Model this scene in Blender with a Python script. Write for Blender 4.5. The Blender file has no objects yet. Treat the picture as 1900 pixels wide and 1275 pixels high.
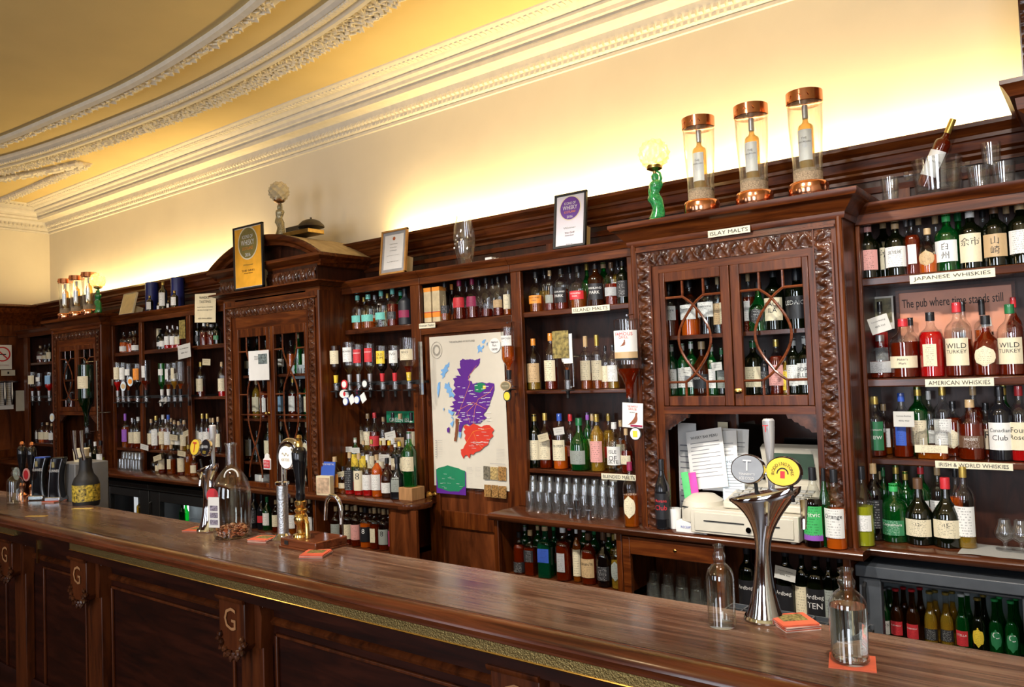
import bpy, bmesh, math, random
from mathutils import Vector, Matrix
from math import sin, cos, pi, radians as R
random.seed(7)
SC = bpy.context.scene
COL = SC.collection
# ---------------- camera ----------------
YAW, PITCH, ROLL, FPX = 0.655168, 0.035757, -0.036732, 1449.0
EYE = Vector((0, 0, 1.72))
cd = bpy.data.cameras.new('camera'); cam = bpy.data.objects.new('camera', cd); COL.objects.link(cam)
cd.sensor_fit = 'HORIZONTAL'; cd.sensor_width = 36; cd.lens = 36 * FPX / 1900; cd.clip_start = .05; cd.clip_end = 60
_f = Vector((-sin(YAW) * cos(PITCH), cos(YAW) * cos(PITCH), sin(PITCH)))
_r = Vector((cos(YAW), sin(YAW), 0)); _u = _r.cross(_f)
RT = _r * cos(ROLL) + _u * sin(ROLL); UP = _u * cos(ROLL) - _r * sin(ROLL); FW = _f
cam.matrix_world = Matrix(((RT.x, UP.x, -FW.x, EYE.x), (RT.y, UP.y, -FW.y, EYE.y), (RT.z, UP.z, -FW.z, EYE.z), (0, 0, 0, 1)))
SC.camera = cam
def ray(px, py): return RT * (px - 950) / FPX - UP * (py - 637.5) / FPX + FW
def atY(px, py, Y): d = ray(px, py); return EYE + d * (Y / d.y)
def atZ(px, py, z): d = ray(px, py); return EYE + d * ((z - EYE.z) / d.z)
def proj(p):
    v = Vector(p) - EYE; w = v.dot(FW)
    return 950 + FPX * v.dot(RT) / w, 637.5 - FPX * v.dot(UP) / w
# ---------------- view, world, lights ----------------
SC.view_settings.view_transform = 'Standard'; SC.view_settings.look = 'None'
SC.view_settings.gamma = 1; SC.view_settings.use_curve_mapping = False
SC.view_settings.exposure = 0.0
cy = SC.cycles
cy.max_bounces = 9; cy.diffuse_bounces = 3; cy.glossy_bounces = 4; cy.transmission_bounces = 8
cy.transparent_max_bounces = 40; cy.caustics_reflective = False; cy.caustics_refractive = False
cy.sample_clamp_indirect = 4; cy.use_denoising = True
W = bpy.data.worlds.new('world'); SC.world = W; W.use_nodes = True
W.node_tree.nodes['Background'].inputs[0].default_value = (.75, .85, 1, 1)
W.node_tree.nodes['Background'].inputs[1].default_value = .35
def area(name, loc, rot, sx, sy, power, col, spread=None):
    l = bpy.data.lights.new(name, 'AREA'); l.shape = 'RECTANGLE'; l.size = sx; l.size_y = sy; l.energy = power; l.color = col
    if spread: l.spread = spread
    o = bpy.data.objects.new(name, l); COL.objects.link(o); o.location = loc; o.rotation_euler = rot; return o
# daylight through the three street windows behind the camera
for wx, pw in ((-6.2, 28), (-2.7, 80), (0.9, 145)):
    area('window_daylight', (wx, -3.86, 1.95), (R(84), 0, 0), 1.5, 2.2, pw, (.86, .91, 1))
# warm strip lights lying on top of the gantry, behind its cornice
WARM = (1, .72, .32)
for x0, x1, pw in ((-9.2, -7.4, 15), (-7.4, -5.5, 19), (-3.95, -2.4, 18), (-2.4, -.95, 19), (-.95, .6, 18)):
    area('cove_strip_light', ((x0 + x1) / 2, 3.765, 2.66), (R(180 - (1 if x1 < -5 else 6)), 0, 0), x1 - x0, .05, pw, WARM)
# ceiling spotlights over the bar, aimed at the shelves
for sx, pw in ((-8.0, 105), (-6.2, 160), (-4.6, 170), (-3.0, 210), (-1.6, 230), (-.3, 230)):
    l = bpy.data.lights.new('ceiling_spot', 'SPOT'); l.energy = pw; l.color = (1, .93, .84); l.spot_size = R(64 if sx < -4 else 72); l.spot_blend = .6; l.shadow_soft_size = .06
    o = bpy.data.objects.new('ceiling_spot', l); COL.objects.link(o); o.location = (sx + .15, 1.25, 3.35); o.rotation_euler = (R(42), 0, 0)
# unseen warm fill lights, added over the customers' side to brighten the room
for lx in (-6.5, -2.5):
    l = bpy.data.lights.new('added_warm_fill', 'POINT'); l.energy = 22; l.color = (1, .72, .4); l.shadow_soft_size = .12
    o = bpy.data.objects.new('added_warm_fill', l); COL.objects.link(o); o.location = (lx, -.8, 2.9)

# ---------------- materials ----------------
MATS = {}
def nodes(name):
    m = bpy.data.materials.new(name); m.use_nodes = True; nt = m.node_tree
    for n in list(nt.nodes): nt.nodes.remove(n)
    out = nt.nodes.new('ShaderNodeOutputMaterial'); return m, nt, out
def N(nt, t, **kw):
    n = nt.nodes.new('ShaderNode' + t)
    for k, v in kw.items():
        if k.startswith('i'): n.inputs[int(k[1:])].default_value = v
        else: setattr(n, k, v)
    return n
def c4(c): return (c[0], c[1], c[2], 1)
def pbr(name, col, rough=.5, metal=0, var=.12, vs=(6, 6, 6), bump=0, bs=60, coat=0, emit=0, spec=.5, sheen=0):
    if name in MATS: return MATS[name]
    m, nt, out = nodes(name); p = N(nt, 'BsdfPrincipled'); nt.links.new(p.outputs[0], out.inputs[0])
    p.inputs['Roughness'].default_value = rough; p.inputs['Metallic'].default_value = metal
    p.inputs['Coat Weight'].default_value = coat; p.inputs['Coat Roughness'].default_value = .08
    p.inputs['Specular IOR Level'].default_value = spec
    tc = N(nt, 'TexCoord'); mp = N(nt, 'Mapping'); mp.inputs['Scale'].default_value = vs
    nz = N(nt, 'TexNoise', i2=3.0, i3=4.0); nt.links.new(tc.outputs['Object'], mp.inputs[0]); nt.links.new(mp.outputs[0], nz.inputs[0])
    rp = N(nt, 'ValToRGB'); rp.color_ramp.elements[0].color = c4([max(0, x * (1 - var)) for x in col]); rp.color_ramp.elements[1].color = c4([min(1, x * (1 + var)) for x in col])
    rp.color_ramp.elements[0].position = .3; rp.color_ramp.elements[1].position = .7
    nt.links.new(nz.outputs[0], rp.inputs[0]); nt.links.new(rp.outputs[0], p.inputs['Base Color'])
    if emit: nt.links.new(rp.outputs[0], p.inputs['Emission Color']); p.inputs['Emission Strength'].default_value = emit
    if bump:
        b = N(nt, 'Bump'); b.inputs['Strength'].default_value = bump; b.inputs['Distance'].default_value = .004
        n2 = N(nt, 'TexNoise', i2=float(bs), i3=5.0); nt.links.new(tc.outputs['Object'], n2.inputs[0]); nt.links.new(n2.outputs[0], b.inputs['Height']); nt.links.new(b.outputs[0], p.inputs['Normal'])
    MATS[name] = m; return m
def wood(name, dark, mid, light, scale=(2, 22, 22), rough=.34, coat=.15, wear=None, bump=.15):
    m, nt, out = nodes(name); p = N(nt, 'BsdfPrincipled'); nt.links.new(p.outputs[0], out.inputs[0])
    p.inputs['Roughness'].default_value = rough; p.inputs['Coat Weight'].default_value = coat * .6; p.inputs['Coat Roughness'].default_value = .12; p.inputs['Specular IOR Level'].default_value = .32
    tc = N(nt, 'TexCoord'); mp = N(nt, 'Mapping'); mp.inputs['Scale'].default_value = scale
    nt.links.new(tc.outputs['Object'], mp.inputs[0])
    n1 = N(nt, 'TexNoise', i2=1.6, i3=7.0, i4=.62); n1.inputs['Distortion'].default_value = .6; nt.links.new(mp.outputs[0], n1.inputs[0])
    rp = N(nt, 'ValToRGB'); e = rp.color_ramp.elements
    e[0].position = .33; e[0].color = c4(dark); e[1].position = .68; e[1].color = c4(light); x = e.new(.5); x.color = c4(mid)
    nt.links.new(n1.outputs[0], rp.inputs[0]); cout = rp.outputs[0]
    if wear:
        n2 = N(nt, 'TexNoise', i2=1.0, i3=8.0, i4=.7); mp2 = N(nt, 'Mapping'); mp2.inputs['Scale'].default_value = (1.1, 7, 7)
        nt.links.new(tc.outputs['Object'], mp2.inputs[0]); nt.links.new(mp2.outputs[0], n2.inputs[0])
        r2 = N(nt, 'ValToRGB'); r2.color_ramp.elements[0].position = .43; r2.color_ramp.elements[1].position = .63
        mx = N(nt, 'MixRGB', i2=c4(wear)); nt.links.new(n2.outputs[0], r2.inputs[0]); nt.links.new(r2.outputs[0], mx.inputs[0]); nt.links.new(cout, mx.inputs[1])
        mx.inputs[2].default_value = c4(wear); m2 = N(nt, 'MixRGB'); m2.inputs[0].default_value = .55; nt.links.new(cout, m2.inputs[1]); nt.links.new(mx.outputs[0], m2.inputs[2]); cout = m2.outputs[0]
        mr = N(nt, 'MapRange', i3=rough, i4=rough + .16); nt.links.new(r2.outputs[0], mr.inputs[0]); nt.links.new(mr.outputs[0], p.inputs['Roughness'])
    nt.links.new(cout, p.inputs['Base Color'])
    b = N(nt, 'Bump'); b.inputs['Strength'].default_value = bump; b.inputs['Distance'].default_value = .002
    nt.links.new(n1.outputs[0], b.inputs['Height']); nt.links.new(b.outputs[0], p.inputs['Normal'])
    MATS[name] = m; return m
MH = wood('mahogany_lengthwise', (.035, .007, .0012), (.092, .020, .0032), (.16, .042, .007))
MV = wood('mahogany_upright', (.035, .007, .0012), (.088, .019, .003), (.145, .037, .006), scale=(22, 22, 2))
MC = wood('mahogany_carved', (.02, .006, .003), (.06, .018, .007), (.12, .04, .016), scale=(9, 9, 9), rough=.24)
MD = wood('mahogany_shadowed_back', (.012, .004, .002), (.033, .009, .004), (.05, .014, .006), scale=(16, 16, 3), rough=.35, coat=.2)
MDOOR = wood('flame_mahogany', (.04, .01, .003), (.11, .028, .008), (.2, .055, .015), scale=(7, 7, 1.3), rough=.3)
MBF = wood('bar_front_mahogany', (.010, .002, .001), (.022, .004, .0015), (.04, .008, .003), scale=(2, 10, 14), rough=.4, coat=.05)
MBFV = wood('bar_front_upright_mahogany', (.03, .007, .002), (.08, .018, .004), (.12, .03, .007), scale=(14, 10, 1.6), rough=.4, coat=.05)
MNOSE = wood('bar_nosing_mahogany', (.05, .012, .005), (.13, .032, .011), (.2, .055, .02), scale=(1.5, 26, 26), rough=.2, coat=.6)
MTOP = wood('worn_bar_top', (.045, .016, .009), (.13, .062, .038), (.24, .14, .09), scale=(1.1, 26, 26), rough=.17, coat=.25, wear=(.27, .17, .115), bump=.1)
MSHELF = wood('shelf_mahogany', (.03, .008, .003), (.07, .018, .006), (.11, .03, .01), scale=(2, 14, 14), rough=.22, coat=.5)
PLASTER = pbr('cream_wall_paint', (.84, .755, .585), .75, var=.03, vs=(1, 1, 1), bump=.05)
CEIL = pbr('ochre_ceiling_paint', (.82, .63, .28), .8, var=.03, vs=(1, 1, 1))
MOULD = pbr('white_plaster_moulding', (.84, .78, .66), .7, var=.05, bump=.3, bs=40)
CHROME = pbr('chrome', (.75, .75, .77), .06, 1, var=.02)
STEEL = pbr('brushed_steel', (.55, .56, .58), .22, 1, var=.08, vs=(2, 2, 60))
BRASS = pbr('polished_brass', (.75, .5, .16), .18, 1, var=.08)
COPPER = pbr('polished_copper', (.88, .38, .2), .16, 1, var=.1, bump=.15, bs=30)
OLDBRASS = pbr('dark_brass', (.3, .2, .07), .3, 1, var=.25)
BLACK = pbr('black_gloss', (.008, .008, .01), .12, 0, var=.1, spec=.6)
BLACKM = pbr('black_matt', (.012, .012, .013), .5, 0)
GREYP = pbr('grey_plastic', (.075, .085, .1), .4, 0)
BEIGE = pbr('off_white_plastic', (.62, .58, .48), .4, 0, var=.04)
PAPER = pbr('white_paper', (.82, .81, .78), .7, 0, var=.03)
CREAMP = pbr('cream_card', (.78, .68, .45), .7, 0, var=.05)
CORKB = pbr('cork_bark', (.33, .24, .15), .9, 0, var=.45, vs=(60, 60, 60), bump=.6)
INK = pbr('black_ink', (.012, .012, .012), .6)
def glassy(name, tint, gloss=.05, edge=.35, diff=0, dcol=None, rough=.015, fk=.8):
    """clear vessel glass: see-through tint, darker at grazing angles, with a Fresnel gloss; diff adds a milky share"""
    m, nt, out = nodes(name)
    lw = N(nt, 'LayerWeight'); lw.inputs[0].default_value = .28
    mc = N(nt, 'MixRGB'); mc.inputs[1].default_value = c4(tint); mc.inputs[2].default_value = c4([t * edge for t in tint])
    pw = N(nt, 'Math', operation='POWER'); pw.inputs[1].default_value = 2.0
    nt.links.new(lw.outputs['Facing'], pw.inputs[0]); nt.links.new(pw.outputs[0], mc.inputs[0])
    tr = N(nt, 'BsdfTransparent'); nt.links.new(mc.outputs[0], tr.inputs[0]); body = tr.outputs[0]
    if diff:
        df = N(nt, 'BsdfDiffuse'); df.inputs[0].default_value = c4(dcol or tint); ms = N(nt, 'MixShader'); ms.inputs[0].default_value = diff
        nt.links.new(body, ms.inputs[1]); nt.links.new(df.outputs[0], ms.inputs[2]); body = ms.outputs[0]
    gl = N(nt, 'BsdfGlossy'); gl.inputs['Roughness'].default_value = rough; gl.inputs[0].default_value = (1, 1, 1, 1)
    l2 = N(nt, 'LayerWeight'); l2.inputs[0].default_value = .5; fr = N(nt, 'Math', operation='POWER'); fr.inputs[1].default_value = 3.6; nt.links.new(l2.outputs['Facing'], fr.inputs[0])
    ad = N(nt, 'Math', operation='MULTIPLY_ADD'); ad.inputs[1].default_value = fk; ad.inputs[2].default_value = gloss; ad.use_clamp = True
    nt.links.new(fr.outputs[0], ad.inputs[0]); mx = N(nt, 'MixShader'); nt.links.new(ad.outputs[0], mx.inputs[0]); nt.links.new(body, mx.inputs[1]); nt.links.new(gl.outputs[0], mx.inputs[2])
    nt.links.new(mx.outputs[0], out.inputs[0]); MATS[name] = m; return m
G = dict(c=glassy('clear_glass', (.965, .98, .975), .07, .55, fk=.75), g=glassy('green_glass', (.04, .5, .12), .09, .3, .12, (.01, .25, .04)),
         d=glassy('dark_olive_glass', (.05, .07, .02), .08, .3, .3, (.008, .012, .004)), b=glassy('brown_glass', (.35, .14, .03), .04, .3, .15, (.12, .03, .005)),
         B=glassy('blue_glass', (.03, .12, .7), .04, .3, .3, (.01, .04, .35)), k=BLACK, D=glassy('deep_green_glass', (.03, .22, .07), .09, .3, .15, (.004, .05, .012)), e=glassy('emerald_glass', (.1, .55, .3), .04, .35, .15, (.01, .2, .08)),
         m=pbr('matt_black_bottle', (.02, .022, .028), .45))
LQ = dict(a=glassy('amber_whisky', (.88, .38, .06), .01, .5, .2, (.75, .2, .01)), r=glassy('dark_red_whisky', (.55, .09, .015), .01, .5, .25, (.36, .03, .002)),
          o=glassy('orange_liquor', (.95, .3, .03), .01, .6, .45, (.95, .18, .01)), y=glassy('pale_gold_whisky', (.92, .65, .15), .01, .5, .22, (.8, .5, .05)),
          w=glassy('clear_spirit', (.93, .96, .95), .01, .8), k=glassy('black_liquor', (.03, .01, .01), .01, .4, .5, (.008, .004, .004)),
          l=glassy('lime_cordial', (.75, .8, .1), .01, .7, .5, (.6, .62, .03)), R=glassy('crimson_liquor', (.85, .03, .03), .01, .6, .45, (.75, .01, .01)))
DISH = glassy('drinking_glass', (.975, .985, .985), .085, .72, .012, (.85, .9, .9), fk=.85)
PANE = glassy('cabinet_pane', (.96, .97, .97), .0, .95, fk=.1)
def realglass(name, col=(1, 1, 1), ior=1.45):
    m, nt, out = nodes(name); g = N(nt, 'BsdfGlass'); g.inputs[0].default_value = c4(col); g.inputs['Roughness'].default_value = 0; g.inputs['IOR'].default_value = ior
    nt.links.new(g.outputs[0], out.inputs[0]); MATS[name] = m; return m
RGLASS = glassy('thick_clear_glass', (.965, .985, .97), .05, .66, fk=.7, rough=.01); WATER = realglass('water', (1, 1, 1), 1.33)
LCOL = dict(w=(.80, .80, .77), c=(.76, .68, .48), p=(.75, .36, .33), k=(.015, .015, .018), g=(.03, .2, .08), b=(.03, .09, .45), r=(.6, .03, .04), y=(.85, .6, .05), t=(.55, .38, .2),
            m=(.3, .02, .08), l=(.18, .62, .55), s=(.42, .43, .44), o=(.85, .3, .04), v=(.3, .1, .5), n=(.12, .06, .03), G=(.05, .45, .12), e=(.3, .33, .3), B=(.25, .45, .7), S=(.2, .17, .1))
LNAME = dict(w='white', c='cream', p='pink', k='black', g='dark green', b='blue', r='red', y='yellow', t='tan', m='maroon', l='teal', s='silver', o='orange', v='purple', n='brown', G='bright green', e='grey', B='light blue', S='olive')
def label_mat(k):
    nm = 'printed_label_' + LNAME[k].replace(' ', '_')
    if nm in MATS: return MATS[nm]
    base = LCOL[k]; lum = sum(base) / 3; ink = [x * .22 for x in base] if lum > .12 else [min(1, x + .5) for x in base]
    m, nt, out = nodes(nm); p = N(nt, 'BsdfPrincipled'); p.inputs['Roughness'].default_value = .55; nt.links.new(p.outputs[0], out.inputs[0])
    uv = N(nt, 'UVMap'); oi = N(nt, 'ObjectInfo'); sp = N(nt, 'SeparateXYZ'); nt.links.new(uv.outputs[0], sp.inputs[0])
    rows = N(nt, 'Math', operation='MULTIPLY'); rows.inputs[1].default_value = 11; nt.links.new(sp.outputs[1], rows.inputs[0])
    fr = N(nt, 'Math', operation='FRACT'); nt.links.new(rows.outputs[0], fr.inputs[0]); g1 = N(nt, 'Math', operation='LESS_THAN'); g1.inputs[1].default_value = .42; nt.links.new(fr.outputs[0], g1.inputs[0])
    fl = N(nt, 'Math', operation='FLOOR'); nt.links.new(rows.outputs[0], fl.inputs[0])
    sx = N(nt, 'Math', operation='MULTIPLY'); sx.inputs[1].default_value = 26; nt.links.new(sp.outputs[0], sx.inputs[0])
    cb = N(nt, 'CombineXYZ'); nt.links.new(sx.outputs[0], cb.inputs[0]); mm = N(nt, 'Math', operation='MULTIPLY'); mm.inputs[1].default_value = 7.3; nt.links.new(fl.outputs[0], mm.inputs[0]); nt.links.new(mm.outputs[0], cb.inputs[1])
    rr = N(nt, 'Math', operation='MULTIPLY'); rr.inputs[1].default_value = 50; nt.links.new(oi.outputs['Random'], rr.inputs[0]); nt.links.new(rr.outputs[0], cb.inputs[2])
    nz = N(nt, 'TexNoise', i2=1.0, i3=0.0); nt.links.new(cb.outputs[0], nz.inputs[0]); g2 = N(nt, 'Math', operation='GREATER_THAN'); g2.inputs[1].default_value = .52; nt.links.new(nz.outputs[0], g2.inputs[0])
    ux = N(nt, 'Math', operation='SUBTRACT'); ux.inputs[1].default_value = .5; nt.links.new(sp.outputs[0], ux.inputs[0]); ab = N(nt, 'Math', operation='ABSOLUTE'); nt.links.new(ux.outputs[0], ab.inputs[0])
    g3 = N(nt, 'Math', operation='LESS_THAN'); g3.inputs[1].default_value = .3; nt.links.new(ab.outputs[0], g3.inputs[0])
    a = N(nt, 'Math', operation='MULTIPLY'); nt.links.new(g1.outputs[0], a.inputs[0]); nt.links.new(g2.outputs[0], a.inputs[1]); b = N(nt, 'Math', operation='MULTIPLY'); nt.links.new(a.outputs[0], b.inputs[0]); nt.links.new(g3.outputs[0], b.inputs[1])
    s = N(nt, 'Math', operation='MULTIPLY'); s.inputs[1].default_value = .6; nt.links.new(b.outputs[0], s.inputs[0])
    mx = N(nt, 'MixRGB'); mx.inputs[1].default_value = c4(base); mx.inputs[2].default_value = c4(ink); nt.links.new(s.outputs[0], mx.inputs[0]); nt.links.new(mx.outputs[0], p.inputs['Base Color'])
    MATS[nm] = m; return m
def flat(k):
    return pbr('plain_' + LNAME[k].replace(' ', '_'), LCOL[k], .4, var=.05)
CAPC = dict(LCOL, c=(.55, .38, .2), s=(.5, .5, .52), g=(.02, .18, .06), d=(.6, .42, .1))
CAPN = dict(LNAME, c='cork', s='silver', d='gold')
def cap_mat(k): return pbr('stopper_' + CAPN[k].replace(' ', '_'), CAPC[k], .3, metal=.7 if k in 'sd' else 0)

# ---------------- mesh builder ----------------
class MB:
    def __init__(s): s.v = []; s.f = []; s.uv = None
    def add(s, vs, fs):
        n = len(s.v); s.v += [tuple(v) for v in vs]; s.f += [tuple(i + n for i in f) for f in fs]; return s
    def box(s, x0, x1, y0, y1, z0, z1):
        return s.add([(x, y, z) for z in (z0, z1) for y in (y0, y1) for x in (x0, x1)],
                     [(0, 2, 3, 1), (4, 5, 7, 6), (0, 1, 5, 4), (2, 6, 7, 3), (0, 4, 6, 2), (1, 3, 7, 5)])
    def obox(s, c, ax, ay, az):
        c, ax, ay, az = map(Vector, (c, ax, ay, az))
        return s.add([c + ax * i + ay * j + az * k for k in (-1, 1) for j in (-1, 1) for i in (-1, 1)],
                     [(0, 2, 3, 1), (4, 5, 7, 6), (0, 1, 5, 4), (2, 6, 7, 3), (0, 4, 6, 2), (1, 3, 7, 5)])
    def lathe(s, prof, c=(0, 0, 0), n=20, sq=0, close=True, ax=None):
        vs = []; m = len(prof)
        for z, r in prof:
            for i in range(n):
                t = 2 * pi * (i + .5) / n; k = 1
                if sq and r > .7: k = min(1 / max(abs(cos(t)), 1e-6), 1 / max(abs(sin(t)), 1e-6)); k = min(k, 1.28) * .86
                vs.append((r * k * cos(t), r * k * sin(t), z))
        fs = [(j * n + i, j * n + (i + 1) % n, (j + 1) * n + (i + 1) % n, (j + 1) * n + i) for j in range(m - 1) for i in range(n)]
        if close: fs += [tuple(range(n - 1, -1, -1)), tuple((m - 1) * n + i for i in range(n))]
        if ax is not None:
            q = Vector((0, 0, 1)).rotation_difference(Vector(ax)); vs = [q @ Vector(v) for v in vs]
        return s.add([(Vector(v) + Vector(c)) for v in vs], fs)
    def tube(s, pts, r, n=10, close=True):
        pts = [Vector(p) for p in pts]; rs = r if isinstance(r, (list, tuple)) else [r] * len(pts); vs = []; up = None
        for i, p in enumerate(pts):
            t = (pts[min(i + 1, len(pts) - 1)] - pts[max(i - 1, 0)]).normalized()
            if up is None: up = Vector((0, 0, 1)) if abs(t.z) < .9 else Vector((0, 1, 0))
            a = t.cross(up)
            if a.length < 1e-4: a = t.cross(Vector((1, 0, 0)))
            a.normalize(); b = a.cross(t).normalized(); up = b
            vs += [p + (a * cos(2 * pi * k / n) + b * sin(2 * pi * k / n)) * rs[i] for k in range(n)]
        m = len(pts); fs = [(j * n + i, j * n + (i + 1) % n, (j + 1) * n + (i + 1) % n, (j + 1) * n + i) for j in range(m - 1) for i in range(n)]
        if close: fs += [tuple(range(n - 1, -1, -1)), tuple((m - 1) * n + i for i in range(n))]
        return s.add(vs, fs)
    def sweep(s, prof, path, closed=False):
        """prof: closed outline [(a, z)], path: [(x, y, nx, ny)] with a measured along n"""
        k = len(prof); vs = [(x + nx * a, y + ny * a, z) for x, y, nx, ny in path for a, z in prof]; m = len(path)
        fs = [(j * k + i, j * k + (i + 1) % k, (j + 1) * k + (i + 1) % k, (j + 1) * k + i) for j in range(m - 1) for i in range(k)]
        fs += [tuple(range(k - 1, -1, -1)), tuple((m - 1) * k + i for i in range(k))]
        return s.add(vs, fs)
    def prism(s, poly, y0, y1):
        """poly in x,z extruded along y"""
        n = len(poly); vs = [(x, y0, z) for x, z in poly] + [(x, y1, z) for x, z in poly]
        return s.add(vs, [tuple(range(n)), tuple(range(2 * n - 1, n - 1, -1))] + [(i, i + n, (i + 1) % n + n, (i + 1) % n) for i in range(n)])
    def grid(s, nu, nv, fn):
        vs = [fn(i / nu, j / nv) for j in range(nv + 1) for i in range(nu + 1)]
        return s.add(vs, [(j * (nu + 1) + i, j * (nu + 1) + i + 1, (j + 1) * (nu + 1) + i + 1, (j + 1) * (nu + 1) + i) for j in range(nv) for i in range(nu)])
    def mesh(s, name, smooth=35):
        me = bpy.data.meshes.new(name); me.from_pydata(s.v, [], s.f); me.update()
        bm = bmesh.new(); bm.from_mesh(me); bmesh.ops.recalc_face_normals(bm, faces=bm.faces); bm.to_mesh(me); bm.free()
        if smooth:
            me.shade_smooth(); me.set_sharp_from_angle(angle=R(smooth))
        if s.uv: s.uv(me)
        return me
    def build(s, name, mat, parent=None, smooth=35, bevel=0, kind=None):
        o = put(name, s.mesh(name, smooth), mat, parent)
        if bevel:
            b = o.modifiers.new('bevel', 'BEVEL'); b.width = bevel; b.segments = 2; b.limit_method = 'ANGLE'; b.angle_limit = R(40)
        if kind: o['kind'] = kind
        return o
def put(name, me, mat, parent=None, loc=None):
    o = bpy.data.objects.new(name, me); COL.objects.link(o)
    if mat:
        if not me.materials: me.materials.append(mat)
        elif me.materials[0] != mat: o.material_slots[0].link = 'OBJECT'; o.material_slots[0].material = mat
    if parent: o.parent = parent
    if loc: o.location = loc
    return o
LABELS = {}
def tag(o, label, cat, group=None):
    n = len(label.split())
    if n > 16 or n < 4: print('LABEL LEN', n, label)
    if label in LABELS and not group: print('DUP LABEL', label)
    LABELS[label] = 1; o['label'] = label; o['category'] = cat
    if group: o['group'] = group
    return o
def thing(name, label, cat, loc=(0, 0, 0), rz=0, group=None):
    o = bpy.data.objects.new(name, None); COL.objects.link(o); o.location = loc; o.rotation_euler = (0, 0, rz); o.empty_display_size = .05
    return tag(o, label, cat, group)
def text_mesh(s, font=None):
    """letters as a flat mesh in x,y, centred, width and height returned"""
    cu = bpy.data.curves.new('t', 'FONT'); cu.body = s; cu.align_x = 'CENTER'; cu.align_y = 'CENTER'; cu.resolution_u = 2; cu.size = 1
    ob = bpy.data.objects.new('t', cu); COL.objects.link(ob); dg = bpy.context.evaluated_depsgraph_get()
    me = bpy.data.meshes.new_from_object(ob.evaluated_get(dg)); bpy.data.objects.remove(ob); bpy.data.curves.remove(cu)
    if not me.vertices: return None
    xs = [v.co.x for v in me.vertices]; ys = [v.co.y for v in me.vertices]; cx = (min(xs) + max(xs)) / 2; cyy = (min(ys) + max(ys)) / 2
    return [(v.co.x - cx, v.co.y - cyy) for v in me.vertices], [tuple(p.vertices) for p in me.polygons], max(xs) - min(xs), max(ys) - min(ys)
TC = {}
def letters(s):
    if s not in TC: TC[s] = text_mesh(s)
    return TC[s]
def lettering(s, origin, ux, uz, width, mat, parent, name='lettering', height=None, off=.0015):
    """flat lettering in the plane spanned by ux (reading direction) and uz (up)"""
    t = letters(s)
    if not t: return
    vs, fs, w, h = t; k = (width or 1) / w; kz = (height / h) if height else k
    if width is None or len(s) == 1: k = kz = (height / h if height else k)
    ux = Vector(ux).normalized(); uz = Vector(uz).normalized(); nn = ux.cross(uz) * off; o = Vector(origin) + nn
    me = bpy.data.meshes.new(name); me.from_pydata([o + ux * (x * k) + uz * (y * kz) for x, y in vs], [], fs); me.update()
    return put(name, me, mat, parent)
# ======================= the room =======================
XL, XR, YB, YF, ZC = -9.58, 3.0, 3.85, -4.0, 3.73
def S(name, mb, mat, **k): return mb.build(name, mat, kind='structure', **k)
S('floor', MB().box(XL, XR, YF, YB, -.05, 0), pbr('dark_floor_boards', (.05, .025, .015), .4, var=.3, vs=(1, 9, 1)))
S('ceiling', MB().box(XL, XR, YF, YB, ZC, ZC + .05), CEIL)
S('wall_back', MB().box(XL, XR, YB, YB + .05, 0, ZC), PLASTER)
S('wall_left', MB().box(XL - .05, XL, YF, YB, 0, ZC), PLASTER)
S('wall_right', MB().box(XR, XR + .05, YF, YB, 0, ZC), PLASTER)
wf = MB(); wf.box(XL, XR, YF - .1, YF, 0, .9); wf.box(XL, XR, YF - .1, YF, 3.1, ZC); ed = XL
for k, wx in enumerate((-6.2, -2.7, .9)):
    wf.box(ed, wx - .8, YF - .1, YF, .9, 3.1); ed = wx + .8
    w = MB(); w.box(wx - .8, wx - .74, YF - .08, YF, .9, 3.1); w.box(wx + .74, wx + .8, YF - .08, YF, .9, 3.1); w.box(wx - .8, wx + .8, YF - .08, YF, .9, .97)
    w.box(wx - .8, wx + .8, YF - .08, YF, 3.03, 3.1); w.box(wx - .02, wx + .02, YF - .06, YF - .02, .9, 3.1); w.box(wx - .8, wx + .8, YF - .06, YF - .02, 2.2, 2.25)
    S('window_%d' % (k + 1), w, MV)
wf.box(ed, XR, YF - .1, YF, .9, 3.1); S('wall_front', wf, MDOOR)
# plaster cornice round the bar wall and the far wall
P0 = [(0, 3.48), (.014, 3.483), (.014, 3.5), (.006, 3.505), (.03, 3.512), (.035, 3.53), (.06, 3.575), (.07, 3.60), (.17, 3.605), (.175, 3.592), (.195, 3.592), (.2, 3.61), (.188, 3.625), (.215, 3.64),
      (.222, 3.66), (.245, 3.672), (.24, 3.69), (.27, 3.70), (.285, 3.712), (.36, 3.716), (.372, 3.722), (.38, 3.735), (0, 3.735)]
def run(prof, pts):
    return MB().sweep(prof, pts)
q = .7071
S('trim_1', run(P0, [(XR, YB, 0, -1), (XL, YB, 1, -1), (XL, YF, 1, 0)]), MOULD, smooth=30)
lf = MB(); x = XL + .1
while x < .6:
    # upright acanthus leaves, egg row, bead row
    lf.obox((x, YB - .052, 3.558), (.011, 0, 0), (0, .009, -.004), (0, .012, .022)); lf.obox((x + .02, YB - .03, 3.522), (.012, 0, 0), (0, .008, 0), (0, .002, .009))
    lf.obox((x, YB - .322, 3.714), (.010, 0, 0), (0, .022, 0), (0, 0, .006)); x += .04
y = YB - .1
while y > 2.6:
    lf.obox((XL + .052, y, 3.558), (0, .011, 0), (.009, 0, .004), (-.012, 0, .022)); lf.obox((XL + .03, y, 3.522), (0, .012, 0), (.008, 0, 0), (0, 0, .009)); lf.obox((XL + .322, y, 3.714), (0, .010, 0), (.022, 0, 0), (0, 0, .006)); y -= .04
S('trim_2', lf, MOULD)
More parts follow.
